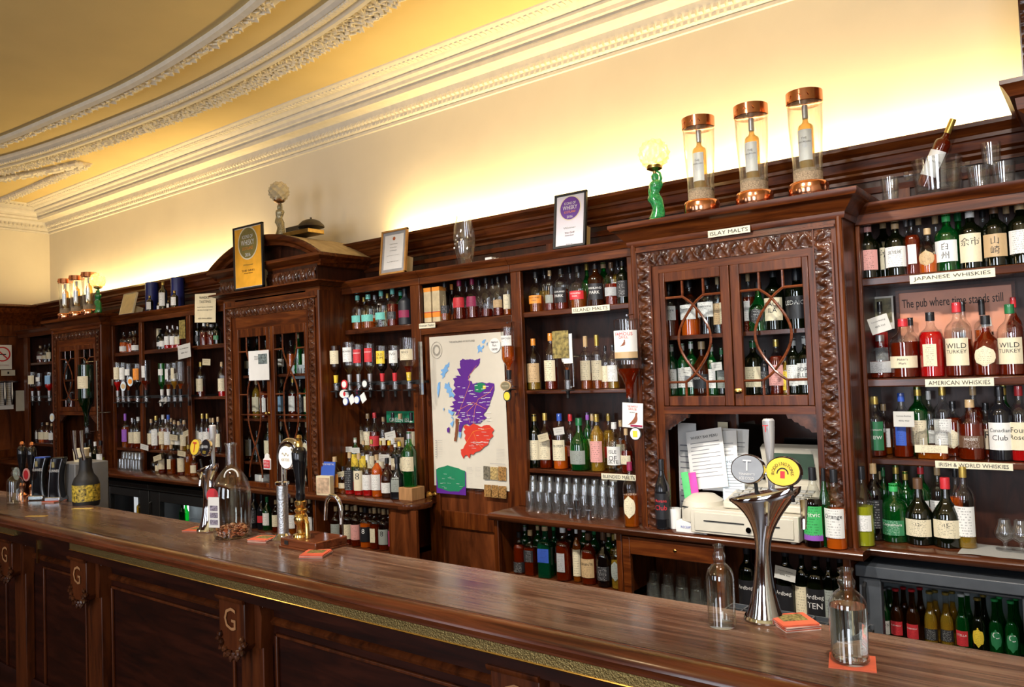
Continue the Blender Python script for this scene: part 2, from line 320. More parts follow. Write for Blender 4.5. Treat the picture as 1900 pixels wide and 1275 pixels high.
# curved ceiling ribs with leaf enrichment
def spline(P, n):
    P = [Vector((a, b)) for a, b in P]; out = []
    Q = [P[0] * 2 - P[1]] + P + [P[-1] * 2 - P[-2]]
    for i in range(1, len(Q) - 2):
        for j in range(n):
            t = j / n; a, b, c, d = Q[i - 1:i + 3]
            out.append(.5 * ((2 * b) + (c - a) * t + (2 * a - 5 * b + 4 * c - d) * t * t + (3 * b - a - 3 * c + d) * t ** 3))
    return out + [P[-1]]
def rib(path, prof, leaf=None, bead=None, n=10):
    P = spline(path, n); mb = MB(); pp = []; L = 0
    for i, p in enumerate(P):
        t = (P[min(i + 1, len(P) - 1)] - P[max(i - 1, 0)]).normalized(); pp.append((p.x, p.y, -t.y, t.x))
    mb.sweep([(a, ZC - h) for a, h in prof], pp)
    def along(step, fn):
        acc = 0; k = 0
        for i in range(len(P) - 1):
            d = (P[i + 1] - P[i]); l = d.length
            while acc <= l:
                c = P[i] + d * (acc / l); fn(c, d.normalized(), k); k += 1; acc += step
            acc -= l
    if leaf:
        a0, a1, h, st = leaf
        def f(c, t, k):
            nn = Vector((-t.y, t.x)); rr = random.Random(k)
            nr = 3 if a1 - a0 < .1 else 6
            for q_ in range(nr):
                u = a0 + (a1 - a0) * (q_ + .5) / nr; o = c + nn * u + t * rr.uniform(-.2, .2) * st
                w = (a1 - a0) / (5.2 if nr == 3 else 8); dd = (nn * .8 + t * rr.choice((-.6, .6))).normalized(); e = Vector((-dd.y, dd.x))
                mb.obox((o.x, o.y, ZC - h - .006), (dd.x * w, dd.y * w, .005 * rr.choice((-1, 1))), (e.x * st * .3, e.y * st * .3, .004), (0, 0, .009))
        along(st, f)
    if bead:
        a0, h, st = bead
        along(st, lambda c, t, k: mb.obox((c.x - t.y * a0, c.y + t.x * a0, ZC - h), (t.x * st * .32, t.y * st * .32, 0), (-t.y * st * .35, t.x * st * .35, 0), (0, 0, .008)))
    return mb
rp = [(-9.3, 1.75), (-8.6, 2.05), (-7.8, 2.32), (-6.92, 2.45), (-5.97, 2.52), (-5.1, 2.56), (-4.3, 2.53), (-3.49, 2.44), (-2.7, 2.25), (-2.0, 1.95)]
S('trim_3', rib(rp, [(-.03, 0), (-.03, .03), (0, .04), (.01, .02), (.05, .025), (.08, .02), (.1, 0)], leaf=(.01, .07, .018, .075)), MOULD, smooth=30)
rp = [(-9.3, 2.0), (-8.6, 2.33), (-7.9, 2.58), (-7.2, 2.72), (-6.5, 2.80), (-5.8, 2.85), (-5.07, 2.88), (-4.32, 2.86), (-3.6, 2.79), (-2.9, 2.66), (-2.2, 2.42), (-1.6, 2.12)]
S('trim_4', rib(rp, [(-.04, 0), (-.04, .03), (-.02, .045), (.04, .04), (.06, .055), (.085, .055), (.1, .03), (.24, .022), (.255, 0)], leaf=(.1, .25, .026, .045), bead=(.0, .048, .035)), MOULD, smooth=30)
rp = [(-7.2, 3.2), (-7.7, 3.10), (-8.2, 2.95), (-8.75, 2.72), (-9.3, 2.42)]
S('trim_5', rib(rp, [(-.0, 0), (-.0, .02), (.03, .035), (.06, .02), (.09, 0)], leaf=(0, .08, .02, .06)), MOULD, smooth=30)
rp = [(-9.2, 3.24), (-8.5, 3.24), (-7.8, 3.23), (-7.2, 3.22)]
S('trim_6', rib(rp, [(-.05, 0), (-.04, .02), (0, .03), (.03, .02), (.05, 0)], leaf=(-.04, .03, .02, .06)), MOULD, smooth=30)

# ======================= carving helpers =======================
def carve(u0, u1, v0, v1, fy, vertical, depth=.009):
    """foliage relief strip; u along x, v along z, facing -y at depth fy"""
    L = (v1 - v0) if vertical else (u1 - u0); Wd = (u1 - u0) if vertical else (v1 - v0)
    ns = max(8, int(L / .0052)); nw = 12; ph = random.random() * 6
    def h(s, w):
        c = abs(w - .5) * 2; a = s * L / .036 * pi
        wave = .28 * sin(a); leaf = max(0, 1 - ((w - .5 - wave) / .22) ** 2)
        fl = max(0, sin(a * 2 + 1.2)) * max(0, 1 - ((w - .5 + wave) / .3) ** 2)
        edge = 1 if c > .85 else 0
        return depth * (.75 * leaf * (.8 + .2 * sin(a * 3 + w * 9)) + .7 * fl + .35 * edge * (.5 + .5 * sin(s * L / .018 * pi)) + .16 * sin((w - wave) * 38) * (1 - edge) + .1 * sin(a * 3.7 + w * 14))
    if vertical: return MB().grid(nw, ns, lambda a, b: (u0 + a * Wd, fy - .003 - h(b, a), v0 + b * L))
    return MB().grid(ns, nw, lambda a, b: (u0 + a * L, fy - .003 - h(a, b), v0 + b * Wd))
def moulding_x(prof, x0, x1, yref):     # prof [(out, z)], out toward -y
    return MB().sweep(prof, [(x0, yref, 0, -1), (x1, yref, 0, -1)])
def around(prof, x0, x1, yf, yb):       # three sided cornice with mitred corners
    return MB().sweep(prof, [(x0, yb, -1, 0), (x0, yf, -1, -1), (x1, yf, 1, -1), (x1, yb, 1, 0)])
FY, YBAY, YBK = 3.28, 3.46, 3.74
# ---- wall panelling above the ledge with its cornice (hides the strip lights) ----
pn = MB().box(XL, XR, 3.70, 3.735, 0, 2.56)
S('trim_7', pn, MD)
PC = [(-.015, 2.50), (.012, 2.50), (.012, 2.515), (.03, 2.53), (.03, 2.54), (.045, 2.55), (.055, 2.585), (.062, 2.59), (.062, 2.605), (.09, 2.635), (.09, 2.652), (-.015, 2.652)]
S('trim_8', moulding_x(PC, XL + .1, XR, 3.70), MH)
S('trim_9', MB().sweep([(-.01, 2.44), (.012, 2.445), (.018, 2.47), (-.01, 2.475)], [(XL + .1, 3.70, 0, -1), (XR, 3.70, 0, -1)]), MH)
fr_ = MB(); x = XL + .2
while x < .6: fr_.box(x, x + .045, 3.688, 3.70, 2.36, 2.45); x += .62
S('trim_10', fr_, MV)
# left wall panelling
lw = MB().box(XL, XL + .10, YF, 3.70, 0, 2.5)
S('trim_11', lw, MDOOR)
S('trim_12', MB().sweep([(a, z) for a, z in [(0, 2.42), (.12, 2.42), (.14, 2.46), (.15, 2.50), (.19, 2.54), (.21, 2.60), (.24, 2.62), (.24, 2.64), (0, 2.64)]], [(XL, 3.70, 1, 0), (XL, -3.9, 1, 0)]), MH)
lp = MB()
for y0 in (3.62, 3.2, 2.6): lp.box(XL + .1, XL + .125, y0 - .06, y0, .3, 2.4)
lp.box(XL + .1, XL + .123, 2.0, 3.62, 2.3, 2.42); lp.box(XL + .1, XL + .123, 2.0, 3.62, 1.0, 1.08)
S('trim_13', lp, MV)
S('trim_14', carve(0, 1.2, 0, .12, 0, False, .012) if 0 else MB().grid(90, 6, lambda a, b: (XL + .125 + .012 * max(0, sin(a * 70)) * sin(b * pi), 2.2 + a * 1.4, 2.43 + .07 * b)), MC)
# ======================= gantry bays =======================
def sign(text, x0, x1, z, y, parent, h=.03, ax=None):
    b = MB().box(x0, x1, y - .003, y, z - h / 2, z + h / 2).build('shelf_sign', pbr('cream_sign_card', (.8, .74, .55), .6, var=.03), parent)
    lettering(text, ((x0 + x1) / 2, y - .003, z), (1, 0, 0), (0, 0, 1), (x1 - x0) * .9, INK, b, height=h * .55)
    return b
def bay(label, x0, x1, openings, shelves, zb=.975, zt=2.275, stile=(.04, .04), yb=3.705):
    """shelves: [(x0, x1, ztop, thick)]"""
    t = thing('shelving_bay', label, 'shelving')
    MB().box(x0, x1, YBAY, YBAY + .025, zt, 2.335).build('fascia', MH, t, bevel=.003)
    moulding_x([(-.02, 2.318), (.006, 2.318), (.012, 2.33), (.022, 2.34), (.028, 2.35), (.028, 2.36), (-.02, 2.36)], x0, x1, YBAY).build('ledge_moulding', MH, t)
    MB().box(x0, x1, YBAY, 3.70, 2.345, 2.36).build('ledge', MH, t)
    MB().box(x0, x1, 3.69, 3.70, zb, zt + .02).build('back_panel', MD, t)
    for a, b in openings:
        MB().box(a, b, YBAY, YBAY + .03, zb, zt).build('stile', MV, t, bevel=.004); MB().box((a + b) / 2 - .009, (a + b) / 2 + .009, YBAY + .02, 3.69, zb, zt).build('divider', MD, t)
    for a, b, z, th in shelves:
        MB().box(a, b, 3.478, 3.69, z - th, z).build('shelf', MSHELF, t, bevel=.005)
    return t
bR = bay('tall mahogany shelves of american, japanese and irish whiskies beside the glazed cabinet', -.83, .9, [(-.83, -.812)], [(-.828, .9, 2.055, .035), (-.828, .9, 1.635, .035), (-.828, .9, 1.308, .028)])
sign('JAPANESE WHISKIES', -.635, -.34, 2.03, 3.476, bR, .034); sign('AMERICAN WHISKIES', -.60, -.365, 1.613, 3.476, bR); sign('IRISH & WORLD WHISKIES', -.58, -.32, 1.292, 3.476, bR, .027)
b2 = bay('mahogany shelves of island and blended malts between map door and glazed cabinet', -2.66, -1.792, [(-2.655, -2.585), (-1.915, -1.794)], [(-2.6, -1.9, 2.045, .03), (-2.6, -1.9, 1.612, .022), (-2.6, -1.9, 1.18, .022)])
sign('ISLAND MALTS', -2.26, -2.03, 2.03, 3.476, b2); sign('BLENDED MALTS', -2.12, -1.915, 1.165, 3.476, b2)
b3 = bay('mahogany shelf of bottles above the door with the map', -3.36, -2.662, [], [(-3.358, -2.664, 2.04, .05)], zb=1.99)
MB().box(-3.36, -2.66, 3.462, 3.48, 1.965, 2.0).build('lintel', MH, b3)
sign('Duncan Taylor', -3.37, -3.235, 2.018, 3.458, b3, .03)
b1 = bay('mahogany shelves of malts between the pedimented cabinet and the map door', -4.088, -3.362, [(-3.445, -3.362)], [(-4.086, -3.447, 2.04, .035)])
bA = bay('long run of mahogany shelves between pedimented cabinet and the glazed cabinet beyond', -7.328, -5.202, [(-7.326, -7.30), (-6.82, -6.77), (-6.04, -5.98)], [(-7.326, -5.204, 2.025, .035), (-7.326, -6.8, 1.60, .02), (-6.0, -5.204, 1.61, .025), (-7.326, -5.204, 1.155, .025)])
bC = bay('short corner shelves beside the far wall with the no smoking sign', -9.45, -8.382, [(-9.3, -9.2)], [(-9.2, -8.39, 2.0, .03), (-9.2, -8.39, 1.15, .03)])
# stepped bottle stand in b1
st = thing('bottle_step', 'stepped wooden stand raising bottle rows beside the map door', 'stand')
MB().box(-4.08, -3.46, 3.56, 3.69, .975, 1.22).build('upper_step', MD, st); MB().box(-4.08, -3.46, 3.44, 3.56, .975, 1.09).build('lower_step', MD, st)

# ---- door with the map ----
dr = MB().box(-3.36, -2.66, 3.50, 3.54, 0, 1.965); S('door_1', dr, MDOOR)
dm = MB()
for a, b, c, d in ((-3.36, -3.27, 0, 1.965), (-2.75, -2.66, 0, 1.965), (-3.27, -2.75, 1.88, 1.965), (-3.27, -2.75, 0, .2), (-3.27, -2.75, .8, .9)): dm.box(a, b, 3.485, 3.50, c, d)
S('door_frame', dm, MV, bevel=.004)
kb = MB().lathe([(0, .004), (0, .02), (.006, .02), (.012, .008), (.03, .008), (.036, .02), (.05, .026), (.062, .018), (.066, .004)], c=(-3.315, 3.485, .99), ax=(0, -1, 0)).build('door_handle', BRASS)
kb['kind'] = 'structure'
# ======================= glazed cabinets =======================
def bars(x0, x1, z0, z1, y, tall):
    mb = MB(); w = x1 - x0; h = z1 - z0; P = lambda u, v: (x0 + u * w, y, z0 + v * h); r = .0062
    if not tall:
        for vy, ve in ((.86, 1), (.12, 0)):
            for u in (.31, .69): mb.tube([P(u, vy), P(u, ve)], r, 6)
            mb.tube([P(0, vy), P(.31, vy)], r, 6); mb.tube([P(.69, vy), P(1, vy)], r, 6)
        for s in (1, -1):
            pts = []
            for i in range(21):
                v = .12 + .74 * i / 20; u = .5 + s * (.29 * cos(pi * (v - .49) / .585) if abs(v - .49) < .29 else .0)
                if abs(v - .49) >= .29:
                    k = (abs(v - .49) - .29) / .08; u = .5 - s * .19 * min(1, k) ** 1.3
                pts.append(P(u, v))
            mb.tube(pts, r, 6)
    else:
        for u in (.27, .73):
            mb.tube([P(u, .92), P(u, 1)], r, 6); mb.tube([P(u, .46), P(u, .60)], r, 6)
        for v in (.9, .60, .46): mb.tube([P(0, v), P(.27, v)], r, 6); mb.tube([P(.73, v), P(1, v)], r, 6)
        mb.tube([P(0, .46), P(1, .46)], r, 6)
        for lo, hi, mid in ((.60, .92, .77), (.03, .46, .3)):
            for s in (1, -1):
                mb.tube([P(.5 + s * .23 * cos(pi * i / 14), lo + (hi - lo) * i / 14) for i in range(15)], r, 6)
    return mb
def cabinet(label, x0, x1, zd0, zd1, shelf_z, tall=False, niche=True, kz=1.6, signtext=None, FY=FY):
    t = thing('glazed_cabinet', label, 'cabinet'); fw = .148 if tall else .14; zt = 2.39; zb = .975
    for a, b in ((x0, x0 + .03), (x1 - .03, x1)): MB().box(a, b, FY + .03, 3.70, zb, 2.3).build('side_panel', MV, t)
    MB().box(x0 + .03, x1 - .03, 3.66, 3.675, zb, 2.3).build('back_panel', MD, t)
    for a in (x0, x1 - fw):
        MB().box(a, a + fw, FY, FY + .03, zb, 2.3).build('upright', MV, t)
        o = a if a == x0 else a + fw - .028
        MB().tube([(o + .014, FY + .002, zb), (o + .014, FY + .002, 2.3)], .014, 10).build('round_moulding', MV, t)
        i0 = a + .034 if a == x0 else a + .028
        MB().box(i0 - .006, i0, FY - .009, FY, zb, 2.265).build('fillet', MV, t)
        carve(i0, i0 + .066, zb + .01, 2.25, FY, True).build('carved_border', MC, t, smooth=70)
        MB().box(i0 + .066, i0 + .073, FY - .012, FY, zb, 2.19).build('bead', MV, t)
    MB().box(x0 + fw, x1 - fw, FY, FY + .03, zd1, 2.31).build('head_rail', MH, t)
    carve(x0 + .07, x1 - .07, 2.185, 2.25, FY, False).build('carved_frieze', MC, t, smooth=70)
    moulding_x([(0, 2.255), (.012, 2.255), (.012, 2.265), (0, 2.268)], x0 + .03, x1 - .03, FY).build('fillet', MH, t)
    if tall: around([(0, 2.328), (.02, 2.328), (.03, 2.338), (.062, 2.35), (.075, 2.352), (.075, 2.362), (-.02, 2.362), (-.02, 2.328)], x0, x1, FY, 3.70).build('ledge_moulding', MH, t); MB().box(x0, x1, FY, 3.70, 2.30, 2.36).build('top_board', MH, t)
    else: around([(0, 2.285), (.008, 2.285), (.014, 2.30), (.014, 2.31), (.03, 2.325), (.045, 2.345), (.06, 2.36), (.07, 2.363), (.078, 2.375), (.078, 2.39), (-.02, 2.39), (-.02, 2.285)], x0, x1, FY, 3.70).build('cornice', MH, t)
    if not tall: MB().box(x0, x1, FY, 3.70, 2.36, 2.385).build('top_board', MH, t)
    if signtext: sign(signtext, -1.39, -1.20, 2.292, FY - .02, t, .03)
    xm = (x0 + x1) / 2
    for k, (a, b) in enumerate(((x0 + fw, xm), (xm, x1 - fw))):
        sw = .042; so = .026; s0, s1 = (so, sw) if k == 0 else (sw, so); tr_ = .06 if tall else .045; d = MB(); a += .002; b -= .002; yd = FY - .002
        for q0 in ((a, a + s0, zd0, zd1), (b - s1, b, zd0, zd1), (a + s0, b - s1, zd0, zd0 + .045), (a + s0, b - s1, zd1 - tr_, zd1)): d.box(q0[0], q0[1], yd, yd + .024, q0[2], q0[3])
        dd = d.build('door', MV, t, bevel=.003)
        g0, g1, h0, h1 = a + s0, b - s1, zd0 + .045, zd1 - tr_
        bars(g0, g1, h0, h1, yd + .010, tall).build('glazing_bar', MNOSE, dd)
        MB().box(g0, g1, yd + .016, yd + .019, h0, h1).build('pane', PANE, dd)
        if k == (0 if tall else 1):
            kx = b - sw / 2 if k == 0 else a + sw / 2
            MB().lathe([(0, .005), (.004, .012), (.008, .005), (.018, .005), (.022, .011), (.03, .012), (.035, .004)], c=(kx, yd, kz), ax=(0, -1, 0)).build('knob', BRASS, dd)
    for z in shelf_z: MB().box(x0 + .03, x1 - .03, FY + .035, 3.66, z - .018, z).build('shelf', MSHELF, t)
    if niche:
        MB().box(x0 + fw, x1 - fw, FY - .004, FY + .03, zd0 - .035, zd0 - .002).build('apron', MH, t)
        for s, xa in ((1, x0 + fw), (-1, x1 - fw)):
            pr = [(0, 0), (0, -.075), (.02, -.075), (.03, -.062), (.042, -.06), (.05, -.05), (.064, -.048), (.074, -.036), (.088, -.034), (.1, -.02), (.115, -.02), (.122, 0)]
            pr = [(xa + s * u, zd0 - .034 + v) for u, v in pr]; MB().prism(pr if s > 0 else pr[::-1], FY, FY + .02).build('scalloped_bracket', MC, t)
        MB().box(x0 + .34, x1 - .17, 3.645, 3.655, 1.02, zd0 - .03).build('mirror', pbr('old_mirror', (.16, .14, .13), .06, 1, var=.05), t)
        for a in (x0 + .31, x1 - .17): MB().box(a, a + .03, 3.63, 3.66, zb, zd0 - .03).build('mirror_frame', MV, t)
    return t
cI = cabinet('carved mahogany cabinet with two glazed doors above the white cash drawer', -1.79, -.832, 1.535, 2.15, [1.856, 1.575], signtext='ISLAY MALTS')
cA = cabinet('carved mahogany cabinet with two glazed doors behind the giant green bottle', -8.38, -7.33, 1.49, 2.12, [1.80, 1.53], FY=3.38)
cB = cabinet('tall carved mahogany cabinet with arched pediment and full length glazed doors', -5.20, -4.09, .96, 2.095, [1.76, 1.45, 1.14, .99], tall=True, niche=False, kz=1.49)
def pediment(t, x0, x1, zb, apex, yf, yb=3.70):
    MB().box(x0 + .02, x1 - .02, yf + .055, yb, 2.36, zb).build('frieze_block', MD, t)
    carve(x0 + .03, x1 - .03, 2.37, zb - .065, yf + .053, False, .009).build('carved_panel', MC, t, smooth=70)
    around([(0, zb - .06), (.01, zb - .055), (.02, zb - .03), (.05, zb - .015), (.07, zb), (.07, zb + .02), (-.02, zb + .02), (-.02, zb - .06)], x0, x1, yf + .07, yb).build('lower_cornice', MH, t)
    n = 22; xa, xb = x0 - .07, x1 + .07; w = xb - xa; sg = apex - zb - .02; Rr = (w * w / 4 + sg * sg) / (2 * sg); cx = (xa + xb) / 2; cz = apex - Rr
    a1 = math.asin((w / 2) / Rr); prof = [(0, -.075), (.02, -.07), (.025, -.05), (.05, -.035), (.06, -.01), (.06, 0)]
    mb = MB(); vs = []
    for i in range(n + 1):
        th = -a1 + 2 * a1 * i / n
        ring = [(cx + (Rr + r_) * sin(th), yf + .06 - o_, cz + (Rr + r_) * cos(th)) for o_, r_ in prof]
        ring += [(ring[-1][0], yb, ring[-1][2]), (cx + (Rr - .03) * sin(th), yb, cz + (Rr - .03) * cos(th)), (cx + (Rr - .075) * sin(th), yf + .1, cz + (Rr - .075) * cos(th))]
        vs += ring
    k = len(prof) + 3
    mb.add(vs, [(i * k + j, i * k + (j + 1) % k, (i + 1) * k + (j + 1) % k, (i + 1) * k + j) for i in range(n) for j in range(k)] + [tuple(range(k)), tuple(n * k + j for j in range(k))])
    mb.build('arched_cornice', MH, t)
    ty = [(xa + .05, zb + .01)] + [(cx + (Rr - .06) * sin(-a1 + 2 * a1 * i / n), cz + (Rr - .06) * cos(-a1 + 2 * a1 * i / n)) for i in range(1, n)] + [(xb - .05, zb + .01)]
    MB().prism(ty, yf + .11, yf + .13).build('tympanum', MD, t)
    vs = [(cx + (Rr + .001) * sin(-a1 + 2 * a1 * i / n), y_, cz + (Rr + .001) * cos(-a1 + 2 * a1 * i / n)) for y_ in (yf + .02, yb) for i in range(n + 1)]
    MB().add(vs, [(i, i + 1, i + n + 2, i + n + 1) for i in range(n)]).build('dusty_top', pbr('dust_layer', (.42, .33, .2), .95, var=.15), t)
pediment(cB, -5.26, -4.09, 2.52, 2.73, 3.225)
# next pedimented cabinet, of which only the cornice and scrolled crest reach into the picture
cR = thing('tall_cabinet', 'dark projecting cornice and carved crest of the cabinet beyond the glass ice bucket', 'cabinet')
around([(0, 2.50), (.01, 2.505), (.012, 2.545), (.03, 2.56), (.035, 2.60), (.05, 2.605), (.065, 2.635), (.075, 2.645), (.075, 2.66), (-.02, 2.66), (-.02, 2.50)], -.19, .9, 3.23, 3.70).build('cornice', MH, cR)
MB().box(-.19, .9, 3.23, 3.70, 2.36, 2.55).build('frieze_block', pbr('dark_stained_wood', (.02, .015, .016), .35, var=.2), cR)
MB().box(-.20, .9, 3.21, 3.70, 2.66, 4.0 - .30).build('crest', MC, cR)
carve(-.195, -.05, 2.68, 3.68, 3.21, True, .02).build('carved_crest_edge', MC, cR, smooth=70)
# ======================= back counter =======================
NOS = [(-.02, 0), (.0, 0), (.008, .004), (.012, .014), (.012, .022), (.006, .032), (0, .034)]
ctr = thing('back_counter', 'polished mahogany back counter running under all the whisky shelves', 'counter')
def slab(x0, x1, yf, z=.975, yb=3.69, name='worktop', par=None):
    prof = [(z, yb), (z - .034, yb), (z - .034, yf + .006), (z - .026, yf), (z - .012, yf - .004), (z - .004, yf), (z, yf + .006)]
    vs = [(x, y, zz) for x in (x0, x1) for zz, y in prof]; k = len(prof)
    return MB().add(vs, [tuple(range(k)), tuple(range(2 * k - 1, k - 1, -1))] + [(i, (i + 1) % k, (i + 1) % k + k, i + k) for i in range(k)]).build(name, MSHELF, par or ctr)
slab(-.80, .9, 3.31); slab(-2.66, -.80, 3.20); slab(-9.45, -3.30, 3.20)
MB().lathe([(.9415, .11), (.96, .115), (.9742, .11)], c=(-3.32, 3.31, 0), n=24).build('rounded_end', MSHELF, ctr)
def under(label, x0, x1, yf, z, ups, bz=None):
    t = thing('undercounter_shelving', label, 'shelving')
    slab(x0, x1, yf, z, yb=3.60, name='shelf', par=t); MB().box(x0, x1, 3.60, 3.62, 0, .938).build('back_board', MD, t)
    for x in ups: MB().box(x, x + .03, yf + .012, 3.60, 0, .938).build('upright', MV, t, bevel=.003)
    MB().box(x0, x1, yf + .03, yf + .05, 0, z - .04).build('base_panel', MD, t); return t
u1 = under('low open shelf of blended whiskies beneath the upturned tumblers', -2.655, -1.88, 3.225, .645, (-2.655, -1.91))
u2 = under('low dark shelf of black labelled islay bottles under the cash drawer', -1.37, -.86, 3.24, .60, (-.89,))
u3 = under('low open shelves from the pedimented cabinet to the map door', -5.3, -3.43, 3.225, .66, (-5.3, -4.17, -3.46))
MB().box(-3.43, -3.22, 3.225, 3.245, 0, .938).build('end_panel', MDOOR, u3)
sign('CAMPBELTOWN MALTS', -3.98, -3.66, .642, 3.22, u3, .028); sign('BLENDED WHISKIES', -2.42, -2.16, .628, 3.22, u1, .026)
# glass fronted cupboard with tumblers
cup = thing('glazed_cupboard', 'low mahogany cupboard with sliding glass front holding tumblers under the counter', 'cupboard')
d = MB()
for q0 in ((-1.87, -1.83, .50, .93), (-1.41, -1.375, .50, .93), (-1.83, -1.41, .85, .93), (-1.83, -1.41, .50, .57)): d.box(q0[0], q0[1], 3.225, 3.25, q0[2], q0[3])
d.build('door_frame', MH, cup, bevel=.003); MB().box(-1.83, -1.41, 3.237, 3.24, .57, .85).build('pane', PANE, cup)
MB().box(-1.87, -1.375, 3.26, 3.61, .565, .58).build('shelf', pbr('pale_shelf_lining', (.4, .34, .27), .6), cup); MB().box(-1.87, -1.375, 3.55, 3.56, .58, .9).build('back_panel', MV, cup)
MB().lathe([(0, .004), (.003, .008), (.006, .003)], c=(-1.6, 3.225, .89), ax=(0, -1, 0)).build('keyhole_plate', BRASS, cup)

# ======================= fridges =======================
def fridge(label, x0, x1, z0, z1, yf, glass, mat=GREYP):
    t = thing('bottle_fridge', label, 'fridge'); g = glass
    MB().box(x0, x1, yf + .06, 3.60, z1 - .03, z1).build('top_panel', mat, t); MB().box(x0, x0 + .03, yf + .06, 3.60, z0, z1).build('side_panel', mat, t); MB().box(x1 - .03, x1, yf + .06, 3.60, z0, z1).build('side_panel', mat, t)
    MB().box(x0, x1, 3.57, 3.60, z0, z1).build('back_panel', pbr('pale_fridge_liner', (.3, .33, .34), .35), t)
    MB().box(x0 - .01, x1 + .01, yf - .012, yf + .06, z1 - .045, z1).build('top_rail', mat, t, bevel=.004)
    dmb = MB()
    for q0 in ((x0, g[0], z0, z1 - .05), (g[1], x1, z0, z1 - .05), (g[0], g[1], g[3], z1 - .05), (g[0], g[1], z0, g[2])): dmb.box(q0[0], q0[1], yf, yf + .045, q0[2], q0[3])
    dd = dmb.build('door', mat, t, bevel=.004); MB().box(g[0], g[1], yf + .02, yf + .024, g[2], g[3]).build('pane', PANE, dd)
    MB().tube([(x0 + .022, yf, g[3] - .01), (x0 + .022, yf - .018, g[3] - .02), (x0 + .022, yf - .018, g[3] - .12), (x0 + .022, yf, g[3] - .13)], .008, 8).build('handle', BLACKM, dd)
    MB().box(g[0] + .005, g[1] - .005, yf + .06, 3.56, .575, .59).build('wire_shelf', STEEL, t)
    if 'grey' not in label: MB().box(g[0] + .02, g[0] + .055, yf + .2, yf + .22, g[2], g[3]).build('lamp_tube', pbr('lit_fridge_tube' if 'bright' in label else 'dim_fridge_tube', (.9, .95, 1), .5, emit=(3 if 'bright' in label else .6)), t)
    return t
fR = fridge('grey under-counter fridge full of beer bottles below the irish whiskies', -.845, .60, .05, .905, 3.30, (-.765, -.30, .15, .845))
for q0, lb, mt in (((-7.9, -7.2, (-7.78, -7.28, .2, .80)), 'black fridge with dark glass door nearest the cocktail bottles', BLACKM), ((-7.15, -6.35, (-7.02, -6.50, .2, .78)), 'black fridge with pale lit interior under the stacked glasses', BLACKM),
                   ((-6.33, -5.42, (-6.18, -5.55, .2, .77)), 'black fridge with bright lit strip beside the tall chrome tap', BLACKM)):
    fridge(lb, q0[0], q0[1], .05, .90, 3.28, q0[2], mt)

# ======================= front bar =======================
BZ = 1.04
bar = thing('bar_counter', 'long worn mahogany bar counter with brass strip and carved letter brackets', 'bar counter')
X0, X1 = -9.0, 1.6
MB().box(X0, X1, 1.70, 2.09, 1.0, BZ).build('bar_top', MTOP, bar, bevel=.004)
MB().sweep([(0, BZ), (.02, BZ), (.034, BZ - .006), (.046, BZ - .018), (.05, BZ - .032), (.044, BZ - .046), (.03, BZ - .052), (.03, BZ - .058), (.012, BZ - .062), (0, BZ - .062)], [(X0, 1.70, 0, -1), (X1, 1.70, 0, -1)]).build('nosing', MNOSE, bar)
MB().box(X0, X1, 1.698, 1.70, BZ, BZ + .0006).build('joint_line', INK, bar)
for a, b in ((X0, -4.68), (-4.02, X1)):
    s = MB().box(a, b, 1.684, 1.70, .944, .980).build('brass_strip', pbr('pitted_brass', (.36, .26, .10), .38, 1, var=.35, vs=(120, 120, 120), bump=.8, bs=220), bar)
    for z in (.978, .9435): MB().tube([(a, 1.683, z), (b, 1.683, z)], .0028, 6).build('brass_bead', BRASS, s)
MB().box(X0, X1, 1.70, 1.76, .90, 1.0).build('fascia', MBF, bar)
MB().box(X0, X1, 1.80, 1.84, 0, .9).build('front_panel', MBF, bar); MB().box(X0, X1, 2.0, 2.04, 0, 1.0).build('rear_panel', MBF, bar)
MB().sweep([(0, .80), (.012, .80), (.018, .812), (.008, .822), (0, .826)], [(X0, 1.80, 0, -1), (X1, 1.80, 0, -1)]).build('rail_moulding', MBFV, bar)
MB().sweep([(0, 0), (.03, 0), (.03, .12), (.015, .15), (0, .15)], [(X0, 1.80, 0, -1), (X1, 1.80, 0, -1)]).build('plinth', MBF, bar)
gx = [-4.86, -3.985, -2.70, -1.345, -.05]
for i, x in enumerate(gx):
    MB().box(x - .02, x + .125, 1.755, 1.80, 0, .9).build('pilaster', MBFV, bar, bevel=.004)
    sh = MB().prism([(x + .09, .9), (x + .09, .72), (x + .125, .72), (x + .135, .84), (x + .12, .88)], 1.745, 1.80); sh.build('shoulder', MBFV, bar)
    bk = MB(); bk.prism([(x - .085, .895), (x - .085, .73), (x - .05, .70), (x + .05, .70), (x + .085, .73), (x + .085, .895)], 1.705, 1.76)
    bo = bk.build('bracket', MBFV, bar, bevel=.004)
    MB().sweep([(0, .888), (.008, .888), (.014, .897), (.014, .905), (0, .905)], [(x - .09, 1.705, 0, -1), (x + .09, 1.705, 0, -1)]).build('cap_moulding', MBFV, bo)
    lt = letters('G'); vs, fs, w, h = lt; k = .085 / h; ox, oz = x - .005, .822
    n = len(vs); v3 = [(ox + a * k, 1.7005, oz + b * k) for a, b in vs] + [(ox + a * k, 1.706, oz + b * k) for a, b in vs]
    MB().add(v3, [f for f in fs] + [tuple(i_ + n for i_ in f[::-1]) for f in fs]).build('letter', pbr('worn_gilt_letter', (.4, .2, .09), .4, var=.3), bo, smooth=0)
    lf = MB()
    for j in range(15):
        th = pi * (1.0 + j / 14.0); rr = .058 + .012 * (j % 2); cx_, cz_ = x + rr * 1.25 * cos(th), .755 + rr * sin(th) * 1.15
        lf.lathe([(-.014, .002), (-.006, .013), (.004, .011), (.014, .002)], c=(cx_, 1.702, cz_), n=7, ax=(cos(th), -.5, sin(th)))
    lf.build('carved_leaf_swag', MC, bo)
